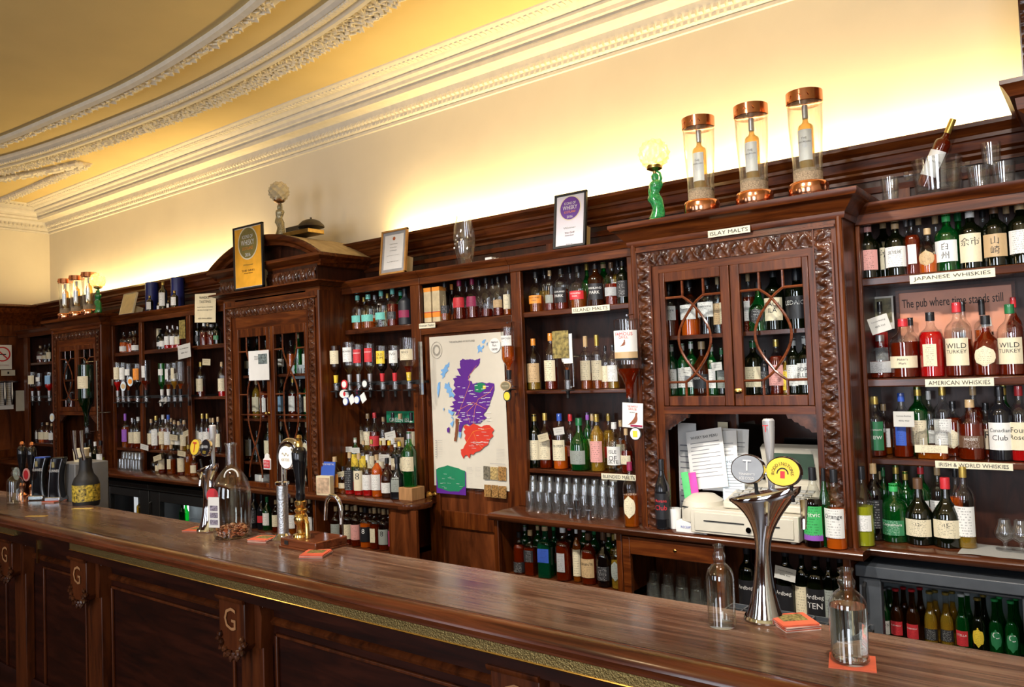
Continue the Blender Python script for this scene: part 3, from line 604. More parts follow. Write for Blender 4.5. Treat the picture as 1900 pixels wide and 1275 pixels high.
for a, b in ((-4.6, -4.1), (-3.84, -2.82), (-2.55, -1.47), (-1.2, -.2), (-6.4, -5.1)):
    f = MB()
    for q0 in ((a, a + .012, .12, .77), (b - .012, b, .12, .77), (a, b, .758, .77), (a, b, .12, .132)): f.box(q0[0], q0[1], 1.788, 1.80, q0[2], q0[3])
    f.build('panel_moulding', MBFV, bar, bevel=.003)
MB().box(-4.42, -4.405, 1.69, 1.70, .83, .945).build('hinge_strip', BRASS, bar)
MB().box(X0, X1, 2.06, 2.28, .86, .875).build('under_shelf', MD, bar)
dt = thing('drip_tray', 'black slotted rubber drip mat behind the chrome tap', 'drip tray')
dt.location.y = .035
g = MB().box(-.93, -.54, 2.062, 2.20, .985, 1.0); g.build('tray', BLACKM, dt)
g = MB()
for i in range(9): g.box(-.93 + i * .047, -.925 + i * .047, 2.07, 2.20, 1.0, 1.012)
for j in range(4): g.box(-.93, -.54, 2.07 + j * .042, 2.075 + j * .042, 1.0, 1.012)
g.build('grid', GREYP, dt)
# ======================= bottles =======================
KIND = dict(
 s=[(0, .8), (.008, .97), (.02, 1), (.60, 1), (.65, .96), (.70, .80), (.74, .55), (.775, .39), (.82, .33), (.90, .31), (.96, .31), (.962, .36), (.995, .36), (1, .3)],
 t=[(0, .82), (.01, 1), (.64, 1), (.675, .95), (.70, .78), (.72, .52), (.75, .37), (.80, .34), (.96, .33), (.962, .38), (.995, .38), (1, .3)],
 d=[(0, .8), (.02, .96), (.25, 1), (.45, 1), (.56, .9), (.63, .68), (.69, .42), (.74, .31), (.85, .28), (.90, .28), (.902, .34), (.99, .34), (1, .3)],
 p=[(0, .86), (.015, 1), (.40, 1), (.48, .95), (.55, .78), (.62, .53), (.68, .36), (.75, .29), (.90, .26), (.902, .31), (.99, .31), (1, .26)],
 q=[(0, .82), (.01, 1), (.60, 1), (.66, .93), (.70, .6), (.73, .42), (.78, .36), (.96, .34), (.962, .4), (.995, .4), (1, .3)],
 b=[(0, .85), (.015, 1), (.48, 1), (.55, .93), (.63, .70), (.72, .50), (.80, .43), (.955, .40), (.96, .48), (.99, .48), (1, .4)],
 w=[(0, .82), (.01, 1), (.55, 1), (.63, .88), (.72, .55), (.80, .36), (.86, .31), (.97, .3), (.972, .35), (1, .33)])
CAPZ = dict(s=.87, t=.80, d=.86, p=.84, q=.88, b=.962, w=.84)
BC = {}
def interp(prof, z):
    for (a, r0), (b, r1) in zip(prof, prof[1:]):
        if a <= z <= b: return r0 + (r1 - r0) * (z - a) / max(b - a, 1e-6)
    return prof[-1][1]
def glass_mesh(k):
    if ('g', k) not in BC: BC['g', k] = MB().lathe(KIND[k], n=24, sq=(k == 'q')).mesh('bottle_glass_' + k, 50)
    return BC['g', k]
def cap_mesh(k):
    if ('c', k) not in BC:
        z = CAPZ[k]; r = max(interp(KIND[k], z + .01), .3) + .035
        BC['c', k] = MB().lathe([(z, r), (z + .004, r + .01), (.985, r + .01), (1.004, r), (1.006, r * .6)], n=16).mesh('bottle_cap_' + k, 50)
    return BC['c', k]
def liquid_mesh(k, lv, inv):
    key = ('l', k, lv, inv)
    if key not in BC:
        a, b = (.012, min(.93, lv / 10)) if not inv else (min(.9, 1 - lv / 10), .955); zs = [a] + [z for z, _ in KIND[k] if a < z < b and z < .9] + [b]
        BC[key] = MB().lathe([(z, interp(KIND[k], z) * .94 - .01) for z in zs], n=20, sq=(k == 'q')).mesh('bottle_liquid', 50)
    return BC[key]
def wrap(k, x, z, off=1.02):
    if k == 'q': return (x, -.862 * off, z)
    r = min(interp(KIND[k], min(max(z, .02), .99)), 1.0) * off; return (r * sin(x), -r * cos(x), z)
def label_mesh(k, z0, z1, half, oval=False):
    nu, nv = 10, 5 if (oval or k in 'dp') else 2; mb = MB(); hw = half * (.8 if k == 'q' else 1)
    def fn(u, v):
        z = z0 + (z1 - z0) * v; f = math.sqrt(max(0, 1 - (2 * v - 1) ** 2)) if oval else 1
        return wrap(k, (2 * u - 1) * hw * max(f, .05), z)
    mb.grid(nu, nv, fn); uvs = [(i / nu, j / nv) for j in range(nv + 1) for i in range(nu + 1)]
    def uv(me):
        l = me.uv_layers.new(name='UVMap')
        for lp in me.loops: l.data[lp.index].uv = uvs[lp.vertex_index]
    mb.uv = uv; return mb.mesh('bottle_label', 60)
GN = dict(D='deep green', c='clear', g='green', d='dark', b='brown', B='blue', k='black', e='emerald', m='matt black')
LN = dict(a='amber', r='dark red', o='orange', y='pale gold', w='clear', k='black', l='lime yellow', R='crimson')
ORD = ['', 'first', 'second', 'third', 'fourth', 'fifth', 'sixth', 'seventh', 'eighth', 'ninth', 'tenth', 'eleventh', 'twelfth', 'thirteenth', 'fourteenth', 'fifteenth', 'sixteenth', 'seventeenth', 'eighteenth', 'nineteenth', 'twentieth']
NB = [0]
LSH = dict(F=(.16, .53, 1.05), S=(.2, .4, 1.0), T=(.12, .6, 1.0), O=(.16, .5, .85), W=(.1, .45, 1.5), U=(.3, .56, 1.0), L=(.05, .3, 1.2), P=(.14, .4, 1.0), N=(.18, .52, .55), D=(.16, .36, 1.1))
def bottle(X, Y, z, r, H, kind, gl, lq, lab, cap, txt, label, group, inv=False, rz=0, name='whisky_bottle', cat='bottle'):
    NB[0] += 1
    t = thing(name, label, cat, (X, Y, z + H) if inv else (X, Y, z), 0, group)
    rz += .38 * math.atan2(-X, Y) if X < -1.6 else 0
    t.rotation_euler = (pi, 0, pi + rz) if inv else (0, 0, rz); t.scale = (r, r, H)
    put('glass_body', glass_mesh(kind), G[gl], t)
    if lq != '-':
        lv = int(lq[1]) if len(lq) > 1 else 6
        put('liquid', liquid_mesh(kind, lv, inv), LQ[lq[0]], t)
    if cap != '-': put('stopper', cap_mesh(kind), cap_mat(cap), t)
    if lab != '-':
        sh = lab[1] if len(lab) > 1 else ('P' if kind in 'dp' else 'F'); z0, z1, hf = LSH[sh]; hf *= random.uniform(.92, 1.05); dz = random.uniform(-.012, .012); z0 += dz; z1 += dz
        lo = put('paper_label', label_mesh(kind, z0, z1, hf, sh == 'O'), flat(lab[0]) if txt and txt != '-' and (len(txt) < 3 or '|' in txt or lab[0] == 'k') else label_mat(lab[0]), t)
        if inv: lo.scale = (1, 1, 1)
        if txt.strip() and txt != '-':
            lines = txt.replace('_', ' ').split('|'); A = H / r; n = len(lines); dark = sum(LCOL[lab[0]]) / 3 < .3
            col = None
            if lines[0][0] in '!@': col = flat('r' if lines[0][0] == '!' else 'G'); lines[0] = lines[0][1:]
            me = bpy.data.meshes.new('label_lettering'); V = []; Fc = []
            zc = z1 - (z1 - z0) * .28
            for i, s in enumerate(lines):
                g = letters(s)
                if not g: continue
                vs, fs, w, h = g; k = min(hf * 1.6 / w, (z1 - z0) * A * min(.34 if len(s) < 3 else .07 if s == 'THE' else .19, .78 / n) / h); zz = zc - i * (h * k / A + .03)
                n0 = len(V)
                for a, b in vs:
                    a2, b2 = (-a, -b) if inv else (a, b)
                    zp = (z0 + z1 - zz if inv else zz) + b2 * k / A
                    V.append(wrap(kind, a2 * k, zp, 1.035))
                Fc += [tuple(q_ + n0 for q_ in f) for f in fs]
            me.from_pydata(V, [], Fc); me.update()
            put('lettering', me, col or (flat('w') if dark else INK), lo)
    return t
def xat(px, Y, z, dz=.1):
    X = atY(px, 700, Y).x
    for _ in range(4):
        y = proj((X, Y, z + dz))[1]; X = atY(px, y, Y).x
    return X
HM = {2.055: .284, 2.045: .293, 2.04: .298, 2.025: .315, 2.0: .34, 1.856: .42, 1.80: .4, 1.76: .5, 1.635: .38, 1.612: .39, 1.605: .37, 1.575: .258, 1.53: .245, 1.45: .285, 1.308: .285, 1.18: .40, 1.155: .4, 1.14: .285, .645: .288, .60: .333, .66: .273, .59: .27}
def row(where, anchor, z, Y, data, group=None, inv=False, kindname='bottle', name='whisky_bottle', rz=0, hmax=None):
    i = 0
    for ln in data.strip().split('\n'):
        f = ln.split()
        if not f: continue
        i += 1; px, top, w = float(f[0]), float(f[1]), float(f[2]); kind, gl, lq, lab, cap = f[3:8]; txt = f[8] if len(f) > 8 else ''
        yy = Y + random.uniform(-.006, .006)
        if inv:
            X = xat(px, yy, z, .2); dep = (Vector((X, yy, z)) - EYE).dot(FW); r = w / 2 * dep / FPX; zt = atY(px, top, yy).z; H = zt - z
        else:
            X = xat(px, yy, z); dep = (Vector((X, yy, z)) - EYE).dot(FW); r = w / 2 * dep / FPX * (1.2 if px < 780 else 1.06); H = atY(px, top, yy).z - z
            H = min(H, hmax or HM.get(z, 9))
        gn = LN[lq[0]] if gl == 'c' and lq != '-' else GN[gl]
        ln_ = (LNAME[lab[0]] + ' labelled') if lab != '-' else 'unlabelled'
        desc = '%s %s %s, %s from %s, %s' % (ln_, gn, kindname, ORD[i], anchor, where)
        if len(desc.split()) > 16: desc = desc.replace(' labelled', '', 1)
        if len(desc.split()) > 16: desc = desc.replace(' ' + kindname, '', 1)
        bottle(X, yy, z, r, H, kind, gl, lq, lab, cap, txt, desc, group or (kindname + 's, ' + where), inv, rz + random.uniform(-.12, .12), name)
GC = 'glazed cabinet'; MD_ = 'map door'; PC_ = 'pedimented cabinet'
row('front row, japanese shelf', GC, 2.055, 3.55, '''
1612 418 36 s d r8 pF p
1663 412 36 s d r8 wF c 宮城峡
1693 406 27 s c r7 wN k
1722 424 34 d c o4 tO c
1758 398 39 s g - wF G 白|州
1802 390 40 s d - cT w 余市
1847 382 40 s d - tF n 山|崎
1895 374 40 s d y8 wF c''')
row('second row, japanese shelf', GC, 2.055, 3.635, '''
1641 410 30 s d r7 cF c 宮
1684 405 26 d c - - s
1707 402 28 d c y4 - c
1738 400 30 d c - - c
1780 395 34 d g - - g
1826 388 26 s c w6 wF k
1870 380 30 d c - cS c
1889 378 18 s c a6 wF c''')
row('front row, american shelf', GC, 1.635, 3.55, '''
1634 622 42 d c r4 sP s
1678 592 46 s c r6 cD r Maker's|Mark
1729 580 40 s c R7 cN k
1779 562 42 s c r5 cF r WILD|TURKEY
1831 586 44 d c r8 cO k
1877 565 42 s c r5 cF g WILD|TURKEY''')
row('second row, american shelf', GC, 1.635, 3.64, '''
1637 560 24 s c R6 sS k
1692 590 26 s c r6 - k
1790 560 26 s c a4 - k
1826 556 26 t c a6 - k
1885 552 26 s c r8 - r''')
row('front row, irish and world shelf', GC, 1.308, 3.55, '''
1626 736 32 s c r4 gT d Tullamore|Dew
1675 730 32 s c r7 bN b
1731 778 58 q c a3 cD -
1802 742 42 s c r6 nS c MASSIE'S
1858 718 40 s k - wF k Canadian|Club
1894 710 36 s c R5 cF r Four|Roses''')
row('second row, irish and world shelf', GC, 1.308, 3.64, '''
1641 750 26 s c a3 wF c
1706 718 34 s g - cF d
1726 726 22 s c - wS w
1752 716 32 s c a3 wF d
1770 745 28 s c r7 cO k
1809 715 30 s c r7 cS c
1831 748 28 s c r6 cF k BR
1866 710 26 s g - - d''')
row('front row, counter beside ice bucket cloth', GC, .975, 3.47, '''
1624 852 32 s c k8 kF c
1660 898 42 s g - gP G Connemara
1706 888 46 p d - cP n -12-
1757 887 46 p d - cP r -15-
1791 866 34 s c y4 wF d''', hmax=.31)
row('second row, counter under irish shelf', GC, .975, 3.58, '''
1634 875 20 s c r5 - c
1642 868 18 s g - - g
1666 862 30 s g - cS d
1683 875 26 s g - cS d
1712 862 30 s g - wF r
1743 864 28 s c o4 wF c
1776 868 22 s c o6 - k''', hmax=.31)
row('front row, upper glazed shelf', 'shelf sign post', 1.856, 3.42, '''
1243 527 33 s c r5 wU k Bowmore
1280 520 33 s c o5 wU k Bowmore
1313 516 33 s c k5 wU k Bowmore
1333 514 18 s c w8 tF c
1347 512 22 s c r8 cF c
1390 508 20 s c r6 wN c
1408 524 36 p g - kO k
1437 500 34 s d r8 cF k CAOL|ILA
1480 498 40 t d - kF k LEDAIG
1503 496 18 s d - cF c''')
row('lower glazed shelf', 'carved border', 1.575, 3.42, '''
1247 640 24 s g - wF w
1268 638 20 s g - wF w
1284 634 22 s g - wF w
1304 634 36 d b r8 kP c OCTOMORE
1322 640 18 s g - wF w
1340 646 18 s d - eF g
1399 632 32 s d - cF g
1419 650 18 s k - kF k
1442 630 28 s c r7 pF d
1458 660 14 s c y9 yT k
1474 628 26 s d - wF w
1497 624 34 s d - wF w PORT|ELLEN''')
row('front row, island shelf', MD_, 2.045, 3.54, '''
995 505 26 d c a4 oS k HIGHLAND|PARK
1021 502 18 s c r4 eS c
1042 499 26 s c r5 kF k HIGHLAND|PARK
1073 494 31 d c a4 rS k HIGHLAND|PARK
1106 489 29 s b - kF k HIGHLAND|PARK
1135 487 25 s c r5 sS n
1156 483 23 s d r8 kF k''')
row('second row, island shelf', MD_, 2.045, 3.64, '''
1011 500 20 s c y5 - k
1058 495 22 d c y3 - k
1090 490 22 d g - - d
1121 487 26 s g - - c
1147 484 20 s c y7 wF k''')
row('shelf below the island malts', MD_, 1.612, 3.54, '''
991 629 25 s c y3 tF o
1023 619 24 s c r4 cF o
1088 624 21 t c a3 cF c
1109 622 21 t c a3 cF d
1124 642 15 s c a5 cF k
1138 640 21 s c y5 wF k''')
row('front row, blended malts shelf', MD_, 1.18, 3.54, '''
993 769 24 s d r6 cF d
1013 767 24 s c r6 cF d
1040 768 27 s c o4 cF b TALISKER
1076 776 35 d g - eP g
1109 769 26 s c y8 pF d
1141 784 28 s c w6 wF w ISLE|OF|SKYE
1163 796 22 d c r5 cS c''')
row('second row, blended malts shelf', MD_, 1.18, 3.64, '''
1060 769 22 s c r5 pS r
1092 766 18 s g - cF v
1101 768 18 s c y6 cF c
1131 768 20 s c y7 rS d
1153 780 18 s c a6 cF c''')
row('front row, blended whisky shelf', 'door with the map', .645, 3.34, '''
964 988 22 s c r7 kL k
985 984 22 q c r6 kU c
1013 973 28 q e - bU c
1046 975 29 s c r7 sN w
1071 977 16 s c a8 cT w
1093 990 28 s c r8 tF n GRANTS
1121 988 27 d c k8 kP n
1146 986 24 d c y5 eO c''')
row('second row, blended whisky shelf', 'door with the map', .645, 3.45, '''
975 975 18 s g - - s
999 973 18 s g - wF c
1029 974 18 q e - rS g
1058 972 20 s d r8 wF r
1085 975 20 s g - - w
1104 980 20 s g - wS g
1131 984 20 s g y7 wF c
1140 992 18 s c y7 cO d''')
row('dark islay shelf below the cash drawer', 'tumbler cupboard', .60, 3.36, '''
1389 1010 32 s d - kF k Ardbeg
1461 1012 36 s d - kF k Ardbeg
1491 1014 26 s d - cF k
1517 1016 38 s d - kF k Ardbeg|TEN
1541 1016 20 s d - eF k
1563 1019 30 s d - kF k Ardbeg''')
row('top shelf with teal stoppers', PC_, 2.04, 3.54, '''
664 549 19 s c a3 lS l
684 547 22 s c a3 lS l
708 541 19 s c w5 lS l
729 537 19 s c r6 kS l
752 536 21 s m - mS k''')
row('second row behind teal stoppers', PC_, 2.04, 3.64, '''
676 552 15 s c y6 - d
696 548 16 s c w7 wS s
720 545 16 s c y5 - d
744 540 16 s g - wS l''')
row('shelf above the map door', 'pair of tall cartons', 2.045, 3.55, '''
826 524 21 s c a3 kS k
853 521 24 d c r3 rU m
877 518 22 d c r3 mU m
903 516 22 d c r2 - k
925 514 20 d c r2 tS k
941 512 14 s c a2 cF k''')
row('second row above the map door', 'pair of tall cartons', 2.045, 3.65, '''
839 528 17 d c y2 - o
866 522 17 d c a2 - k
890 520 17 d c r3 - k
915 517 17 d c w3 - k''')
for z, Y, where, dat in (
 (1.22, 3.61, 'upper step, malts bay', '''
654 766 16 s c w5 cF c
669 766 16 s c w5 cF c
683 768 16 s c y5 cF c
696 766 18 d c r5 rP r
712 774 14 s c r4 cS c
730 766 14 s c a5 wS k
744 768 20 d c w5 tP c
764 766 15 t c r6 cF k'''),
 (1.09, 3.50, 'middle step, malts bay', '''
644 811 14 s g - yL r
660 813 14 s g - yF w
675 818 14 s c y3 yF c
690 816 14 s c a4 cF d
707 818 14 s c r5 cF d
723 818 16 s c r5 wU y
734 822 14 s d - cF w
742 820 16 s c y4 cF y
757 817 22 s g - cF s'''),
 (.975, 3.34, 'front of the malts bay counter', '''
622 848 20 d c a3 oF c
637 866 15 s c a3 cS k
650 840 18 s c R3 kT c
667 842 18 s c R3 cT c 8
683 844 18 s c R3 wF w
700 844 18 s c o8 wF c
719 850 20 d b r8 wP k
738 848 25 p k - eN k''')):
    row(where, PC_, z, Y, dat)
row('lowest shelf with campbeltown sign', 'swan neck spout', .66, 3.31, '''
624 940 17 s c r4 eF c
645 937 17 s c r4 cF c
661 938 17 s c r4 pF c
679 942 19 s c o6 kF k 8
696 943 17 s c r6 cN c
713 945 18 s c r4 eF c 8
731 947 18 s c r6 mF c 8
745 958 14 s c r4 cF c''')
row('second row with campbeltown sign', 'swan neck spout', .66, 3.42, '''
637 940 14 s c r4 - c
654 940 14 s c a4 - c
671 942 14 s c r4 - c
688 944 14 s c w4 - c
705 944 14 s c r4 - c
722 946 14 s c w4 - c''')
row('low shelf behind the black handpump', 'dark wine bottles', .66, 3.34, '''
472 915 15 w k - kF k
486 918 14 w k - rS k
496 922 14 w g - wF g
512 928 12 s c r4 cF c
543 924 14 s c a6 wF c
560 926 13 s c w5 wF c
575 925 13 s c w4 wF c
589 927 13 s c R3 wF c''')
for z, nm, dat in ((1.76, 'top row, tall glazed cabinet', '''
462 628 14 s d - cS k
478 626 14 s d y5 wU k
494 632 12 s d - kF k
523 622 12 s d - wS k
540 632 14 s c o6 - k
554 618 13 s g - - c
568 624 12 s d - wF k
582 622 12 s d r6 cF k'''), (1.45, 'second row, tall glazed cabinet', '''
462 708 14 s c r6 - k
476 704 13 s c y8 cF c
490 706 13 s c r7 wF k
503 706 11 s c r5 tF k
524 694 14 s d - BF c
544 698 14 s c r6 wF d
558 704 13 s d - kF k
571 690 12 s g - cF c'''), (1.14, 'third row, tall glazed cabinet', '''
463 790 14 s c a3 wT k
477 800 11 s d - kF k
500 785 16 s d - cF c
523 778 13 s d - wS c
538 782 11 s c w6 kF k
556 780 13 s d - wF c
570 778 15 d c w5 cO c
580 776 12 s d - cF k''')):
    row(nm, 'leftward carved border' if 0 else 'knobbed door side', z, 3.43, dat)
row('top shelf of the long bay', 'corner cabinet', 2.025, 3.53, '''
208 620 13 d c o4 cL k
219 622 12 s d - wL k
230 617 13 s c o5 wL k
242 616 13 s c o4 - k
252 614 13 s b r6 wL k
302 620 10 s c w5 wF k
311 605 10 s c R4 wF s
321 604 10 s c R4 wF s
330 606 10 s c R4 cF s
359 596 12 s c y8 tP c
367 600 10 t d - kO k
379 600 14 s c r6 - w
392 602 13 s c r5 - w
403 600 12 s d - gS k''')
row('second row, top shelf of long bay', 'corner cabinet', 2.025, 3.62, '''
213 618 12 s c r5 wS k
236 616 12 s d - - k
247 615 12 s c a5 cS c
297 612 10 s d - wS k
316 612 10 s c r4 - s
364 600 12 s c r6 cS k
386 600 12 s c a5 wS c
397 601 12 s d - - k''')
row('middle shelf of the long bay', 'corner cabinet', 1.605, 3.53, '''
204 690 12 s c r5 wF k
216 700 12 s d - cT k
358 676 13 s c R3 mS c
373 672 14 s c r3 cF d
412 672 12 s c R5 cF c''')
row('second row, lower shelf of long bay', 'corner cabinet', 1.155, 3.62, '''
217 778 11 s c r5 wF k
240 776 11 s c y6 cF d
251 778 11 s d - wF k
277 776 11 s c a5 wF c
297 776 11 s d - cF k
308 778 11 s c r6 wF s
318 776 11 s c y5 cF c
336 778 11 s c r5 wF k
371 770 11 s c a4 wF c
381 772 11 s d - wS k
391 776 11 s c r6 cF c''')
row('lower shelf of the long bay', 'corner cabinet', 1.155, 3.53, '''
212 774 12 s c r4 cF s
222 776 12 s c r4 rF s
233 768 11 t c a6 vF v
246 776 12 s c r5 cF s
257 774 14 s c r5 cF w
281 778 12 s c r4 cF c
290 772 14 s c r4 wT d
303 770 13 s c a6 cF w
313 770 13 s c a5 wF b
324 780 12 s d - cS c
332 782 12 s c w6 wS c
342 780 12 s c y5 cF c
366 766 13 s c o5 wF d
376 768 12 s c r5 wF d
385 768 12 s c r4 wF d
396 776 11 s c o6 cF c
405 774 11 s c w6 cF c''')
row('counter below the long bay', 'stacked upturned tumblers', .975, 3.42, '''
287 848 11 s c w4 - s
294 850 10 s c y4 cF t
302 826 13 s c r3 cF t
318 826 13 s c a5 cN c
338 828 14 s c r4 cT c
350 826 13 s c a7 - d
360 845 11 s c a6 cF c''')
row('counter beneath the giant green bottle', 'chrome lager levers', .975, 3.36, '''
159 822 12 w g - wF k
167 816 13 w d - wF k
177 820 12 w d - wL w
187 818 12 w c l4 wF k''')
row('upper corner shelf', 'far wall', 2.0, 3.56, '''
75 642 10 s c r5 wS c
84 640 10 s c w5 cS k
92 638 9 s d - cF k''')
row('lower corner shelf', 'far wall', 1.15, 3.56, '''
68 786 10 s c w6 wF c
79 784 12 s c o5 cF k
88 784 11 s c r6 cF c
96 786 9 s c w6 wF c''')
row('cabinet behind the giant green bottle', 'far wall', 1.80, 3.45, '''
124 645 10 s d - kF k
158 648 10 s d - kF k''')
row('cabinet shelf beside the giant green bottle', 'far wall', 1.53, 3.45, '''
132 705 10 s c r5 kF k
165 706 10 s c w5 wS c''')
# things for mixers by the register
for px, top, w, gl, lq, lab, cap, tx, ds in ((1511, 868, 38, 'c', 'k6', 'GF', 'k', 'Britvic', 'plastic cordial bottle with green and purple label and black pourer beside the cash drawer'),
    (1551, 872, 38, 'c', 'o5', 'wF', 'k', 'Orange', 'clear bottle half full of bright orange cordial with black pourer'),
    (1602, 866, 38, 'c', 'l5', 'wS', 'k', '', 'clear bottle half full of lime yellow cordial with black pourer')):
    Y = 3.235 if px < 1580 else 3.34; X = xat(px, Y, .975); dep = (Vector((X, Y, .975)) - EYE).dot(FW); r = w / 2 * dep / FPX; H = atY(px, top, Y).z - .975
    t = bottle(X, Y, .975, r, H, 'w', gl, lq, lab, cap, tx, ds, 'cordial bottles on the back counter', name='cordial_bottle')
    if tx == 'Britvic': put('lower_label', label_mesh('w', .09, .17, 1.1), flat('v'), t)
t = bottle(xat(1531, 3.24, .975), 3.245, .975, .022, .31, 'w', 'g', '-', '-', 'k', '', 'green cordial bottle with pourer between the purple and the orange ones', 'cordial bottles on the back counter', name='cordial_bottle')
bottle(xat(1230, 3.27, .975), 3.27, .975, .036, .315, 'w', 'k', '-', 'kF', 'k', '!Havana|Club', 'dark rum bottle with red badge, standing before the cabinet niche', 'bottles on the back counter', name='rum_bottle')
bottle(xat(1171, 3.24, .975), 3.24, .975, .036, .30, 's', 'c', 'a5', 'cO', 'm', '', 'amber bottle with round cream label and pink stopper beside upturned tumblers', 'bottles on the back counter')
# beers in the fridge
bd = '''
1640 1092 22 b g - wP s BECK'S
1664 1093 22 b b - rP r Budweiser
1694 1094 22 b b - rP r Budweiser
1727 1098 22 b c y8 kD d
1757 1100 22 b c y8 kD d
1786 1103 22 b g - rP w STELLA
1816 1110 22 b d - yO d
1848 1112 22 b g - gO G C
1878 1116 22 b g - gO G C'''
row('front row in the grey fridge', 'fridge handle', .59, 3.41, bd, kindname='beer bottle', name='beer_bottle')
row('back row in the grey fridge', 'fridge handle', .59, 3.49, '\n'.join('%d %d 19 b %s' % (px, tp, s) for px, tp, s in ((1652, 1090, 'g - - s'), (1678, 1090, 'b - - r'), (1709, 1091, 'b - - r'), (1737, 1096, 'c y8 - d'), (1769, 1098, 'c y8 - d'), (1797, 1101, 'g - - w'), (1827, 1104, 'd - - d'), (1857, 1107, 'g - - G'), (1888, 1110, 'g - - G'))), kindname='beer bottle', name='beer_bottle')
row('dark fridge nearest the cocktail bottles', 'fridge edge', .59, 3.42, '''
180 906 9 b k - - s
190 908 9 b k - rS s''', kindname='beer bottle', name='beer_bottle')
row('fridge with pale interior', 'fridge edge', .59, 3.44, '262 925 14 b c y7 - d', kindname='beer bottle', name='beer_bottle')
row('fridge with bright strip', 'fridge edge', .59, 3.42, '''
338 932 9 b g - - s
345 934 9 b g - - s''', kindname='beer bottle', name='beer_bottle')
print('BOTTLES', NB[0])

# ======================= optics (upturned bottles) =======================
def optic(X, Y, z, accent='k', parent=None, label=None, badge=None):
    t = thing('spirit_measure', label, 'optic', (X, Y, z))
    MB().lathe([(.0, .013), (.05, .016)], n=14).build('collar', cap_mat(accent), t)
    MB().lathe([(-.055, .014), (-.05, .018), (-.004, .018), (0, .013)], n=14).build('chamber', DISH, t)
    MB().lathe([(-.10, .004), (-.095, .008), (-.07, .009), (-.06, .012), (-.055, .012)], n=12).build('spout', BLACKM, t)
    MB().box(-.022, .022, -.03, .03, -.06, -.054).build('press_bar', BLACKM, t)
    if badge:
        k, s = badge; p = MB(); p.lathe([(0, .03), (.004, .03)], c=(-.012, -.032, -.012), n=28, ax=(0, -1, 0)); b = p.build('badge', flat(k), t)
        MB().lathe([(0, .021), (.002, .021)], c=(-.012, -.036, -.012), n=24, ax=(0, -1, 0)).build('badge_face', flat(s), b)
    return t
def optics(where, Y, ztip, data, rail=None):
    i = 0; xs = []
    for ln in data.strip().split('\n'):
        f = ln.split(); i += 1; px, top, w = map(float, f[:3]); kind, gl, lq, lab, ac = f[3:8]; txt = f[8] if len(f) > 8 else ''; bdg = f[9] if len(f) > 9 else None
        X = xat(px, Y, ztip, .2); dep = (Vector((X, Y, ztip)) - EYE).dot(FW); r = w / 2 * dep / FPX; H = atY(px, top, Y).z - ztip; xs.append(X)
        gn = LN[lq[0]] if gl == 'c' and lq != '-' else GN[gl]
        bottle(X, Y, ztip, r, H, kind, gl, lq, lab, '-', txt, '%s %s upturned bottle, %s optic %s' % (LNAME[lab[0]] + ' labelled' if lab != '-' else 'unlabelled', gn, ORD[i], where), 'upturned spirit bottles ' + where, True, name='spirit_bottle')
        optic(X, Y, ztip - .012, ac, None, '%s collared measure under %s upturned bottle %s' % (CAPN[ac], ORD[i], where), (bdg[0], bdg[1]) if bdg else None)
    rk = thing('optic_rack', 'black metal optic rail holding the upturned bottles ' + where, 'rack')
    MB().box(min(xs) - .05, max(xs) + .05, Y + .032, Y + .044, ztip - .035, ztip - .01).build('rail', BLACKM, rk)
    MB().box(max(xs) + .055, max(xs) + .07, Y + .03, Y + .05, ztip - .1, ztip + .22).build('upright', STEEL, rk)
    for X in (min(xs) - .04, max(xs) + .04): MB().box(X - .006, X + .006, Y + .04, 3.69, ztip - .03, ztip - .015).build('support_arm', BLACKM, rk)
    for X in xs: MB().box(X - .02, X + .02, Y - .01, Y + .034, ztip - .028, ztip - .022).build('clip', BLACKM, rk)
optics('beside the map door', 3.36, 1.70, '''
622 641 20 s b k5 cF y
647 634 22 s c w4 wF s BACARDI rw
664 638 18 s c w6 rF s SMIRNOFF
685 636 19 s c w6 rF s SMIRNOFF kw
708 641 21 s c k6 yF r OLD|RUM
731 640 20 s c k6 wF r OVD
757 626 30 w c r3 cU y BELL'S''')
optics('in the long bay', 3.37, 1.64, '''
218 672 13 s c R4 cF s
228 672 12 s c r4 wF s
238 674 12 s c a3 wS k
254 674 14 s c k4 oF k
270 668 15 q c r4 wN k
300 674 12 s g - wS w
312 674 12 s c a3 wN w
323 672 12 s c y4 cN k
334 670 14 s c a3 - k''')
optics('beyond the giant bottle', 3.37, 1.66, '''
60 690 14 s c r3 cF s
72 692 10 s c r4 wS s
91 690 14 s c R5 BF s''')
# big single optics
def biggy(px, top, tip, Y, w, kind, gl, lq, lab, txt, label, measure):
    zt = atY(px, tip, Y).z; X = xat(px, Y, zt, .2); dep = (Vector((X, Y, zt)) - EYE).dot(FW); H = atY(px, top, Y).z - zt; r = w / 2 * dep / FPX
    b = bottle(X, Y, zt, r, H, kind, gl, lq, lab, '-', txt, label, 'large upturned bottles', True, name='spirit_bottle')
    m = optic(X, Y, zt - .012, 'k', None, measure)
    MB().tube([(.0, .03, -.04), (.0, r + .03, -.04), (.0, r + .03, H + .04), (.0, 0, H + .03)], .005, 8).tube([(0, r + .03, .12), (0, (3.385 if px < 300 else 3.285 if Y < 3.3 else 3.69) - Y, .12)], .006, 8).build('wire_bracket', STEEL, m)
    return b, X, zt, H, r
b, X, zt, H, r = biggy(1166, 592, 745, 3.22, 50, 'w', 'c', 'r4', 'wF', ' ', 'very large upturned whisky bottle with bird label beside the carved cabinet', 'optic measure beneath the very large whisky bottle with the bird label')
LB = [c for c in b.children if c.name.startswith('paper_label')][0]; LB.data = label_mesh('w', .14, .40, 1.05); LB.data.materials.append(PAPER); LB.material_slots[0].link = 'OBJECT'; LB.material_slots[0].material = PAPER
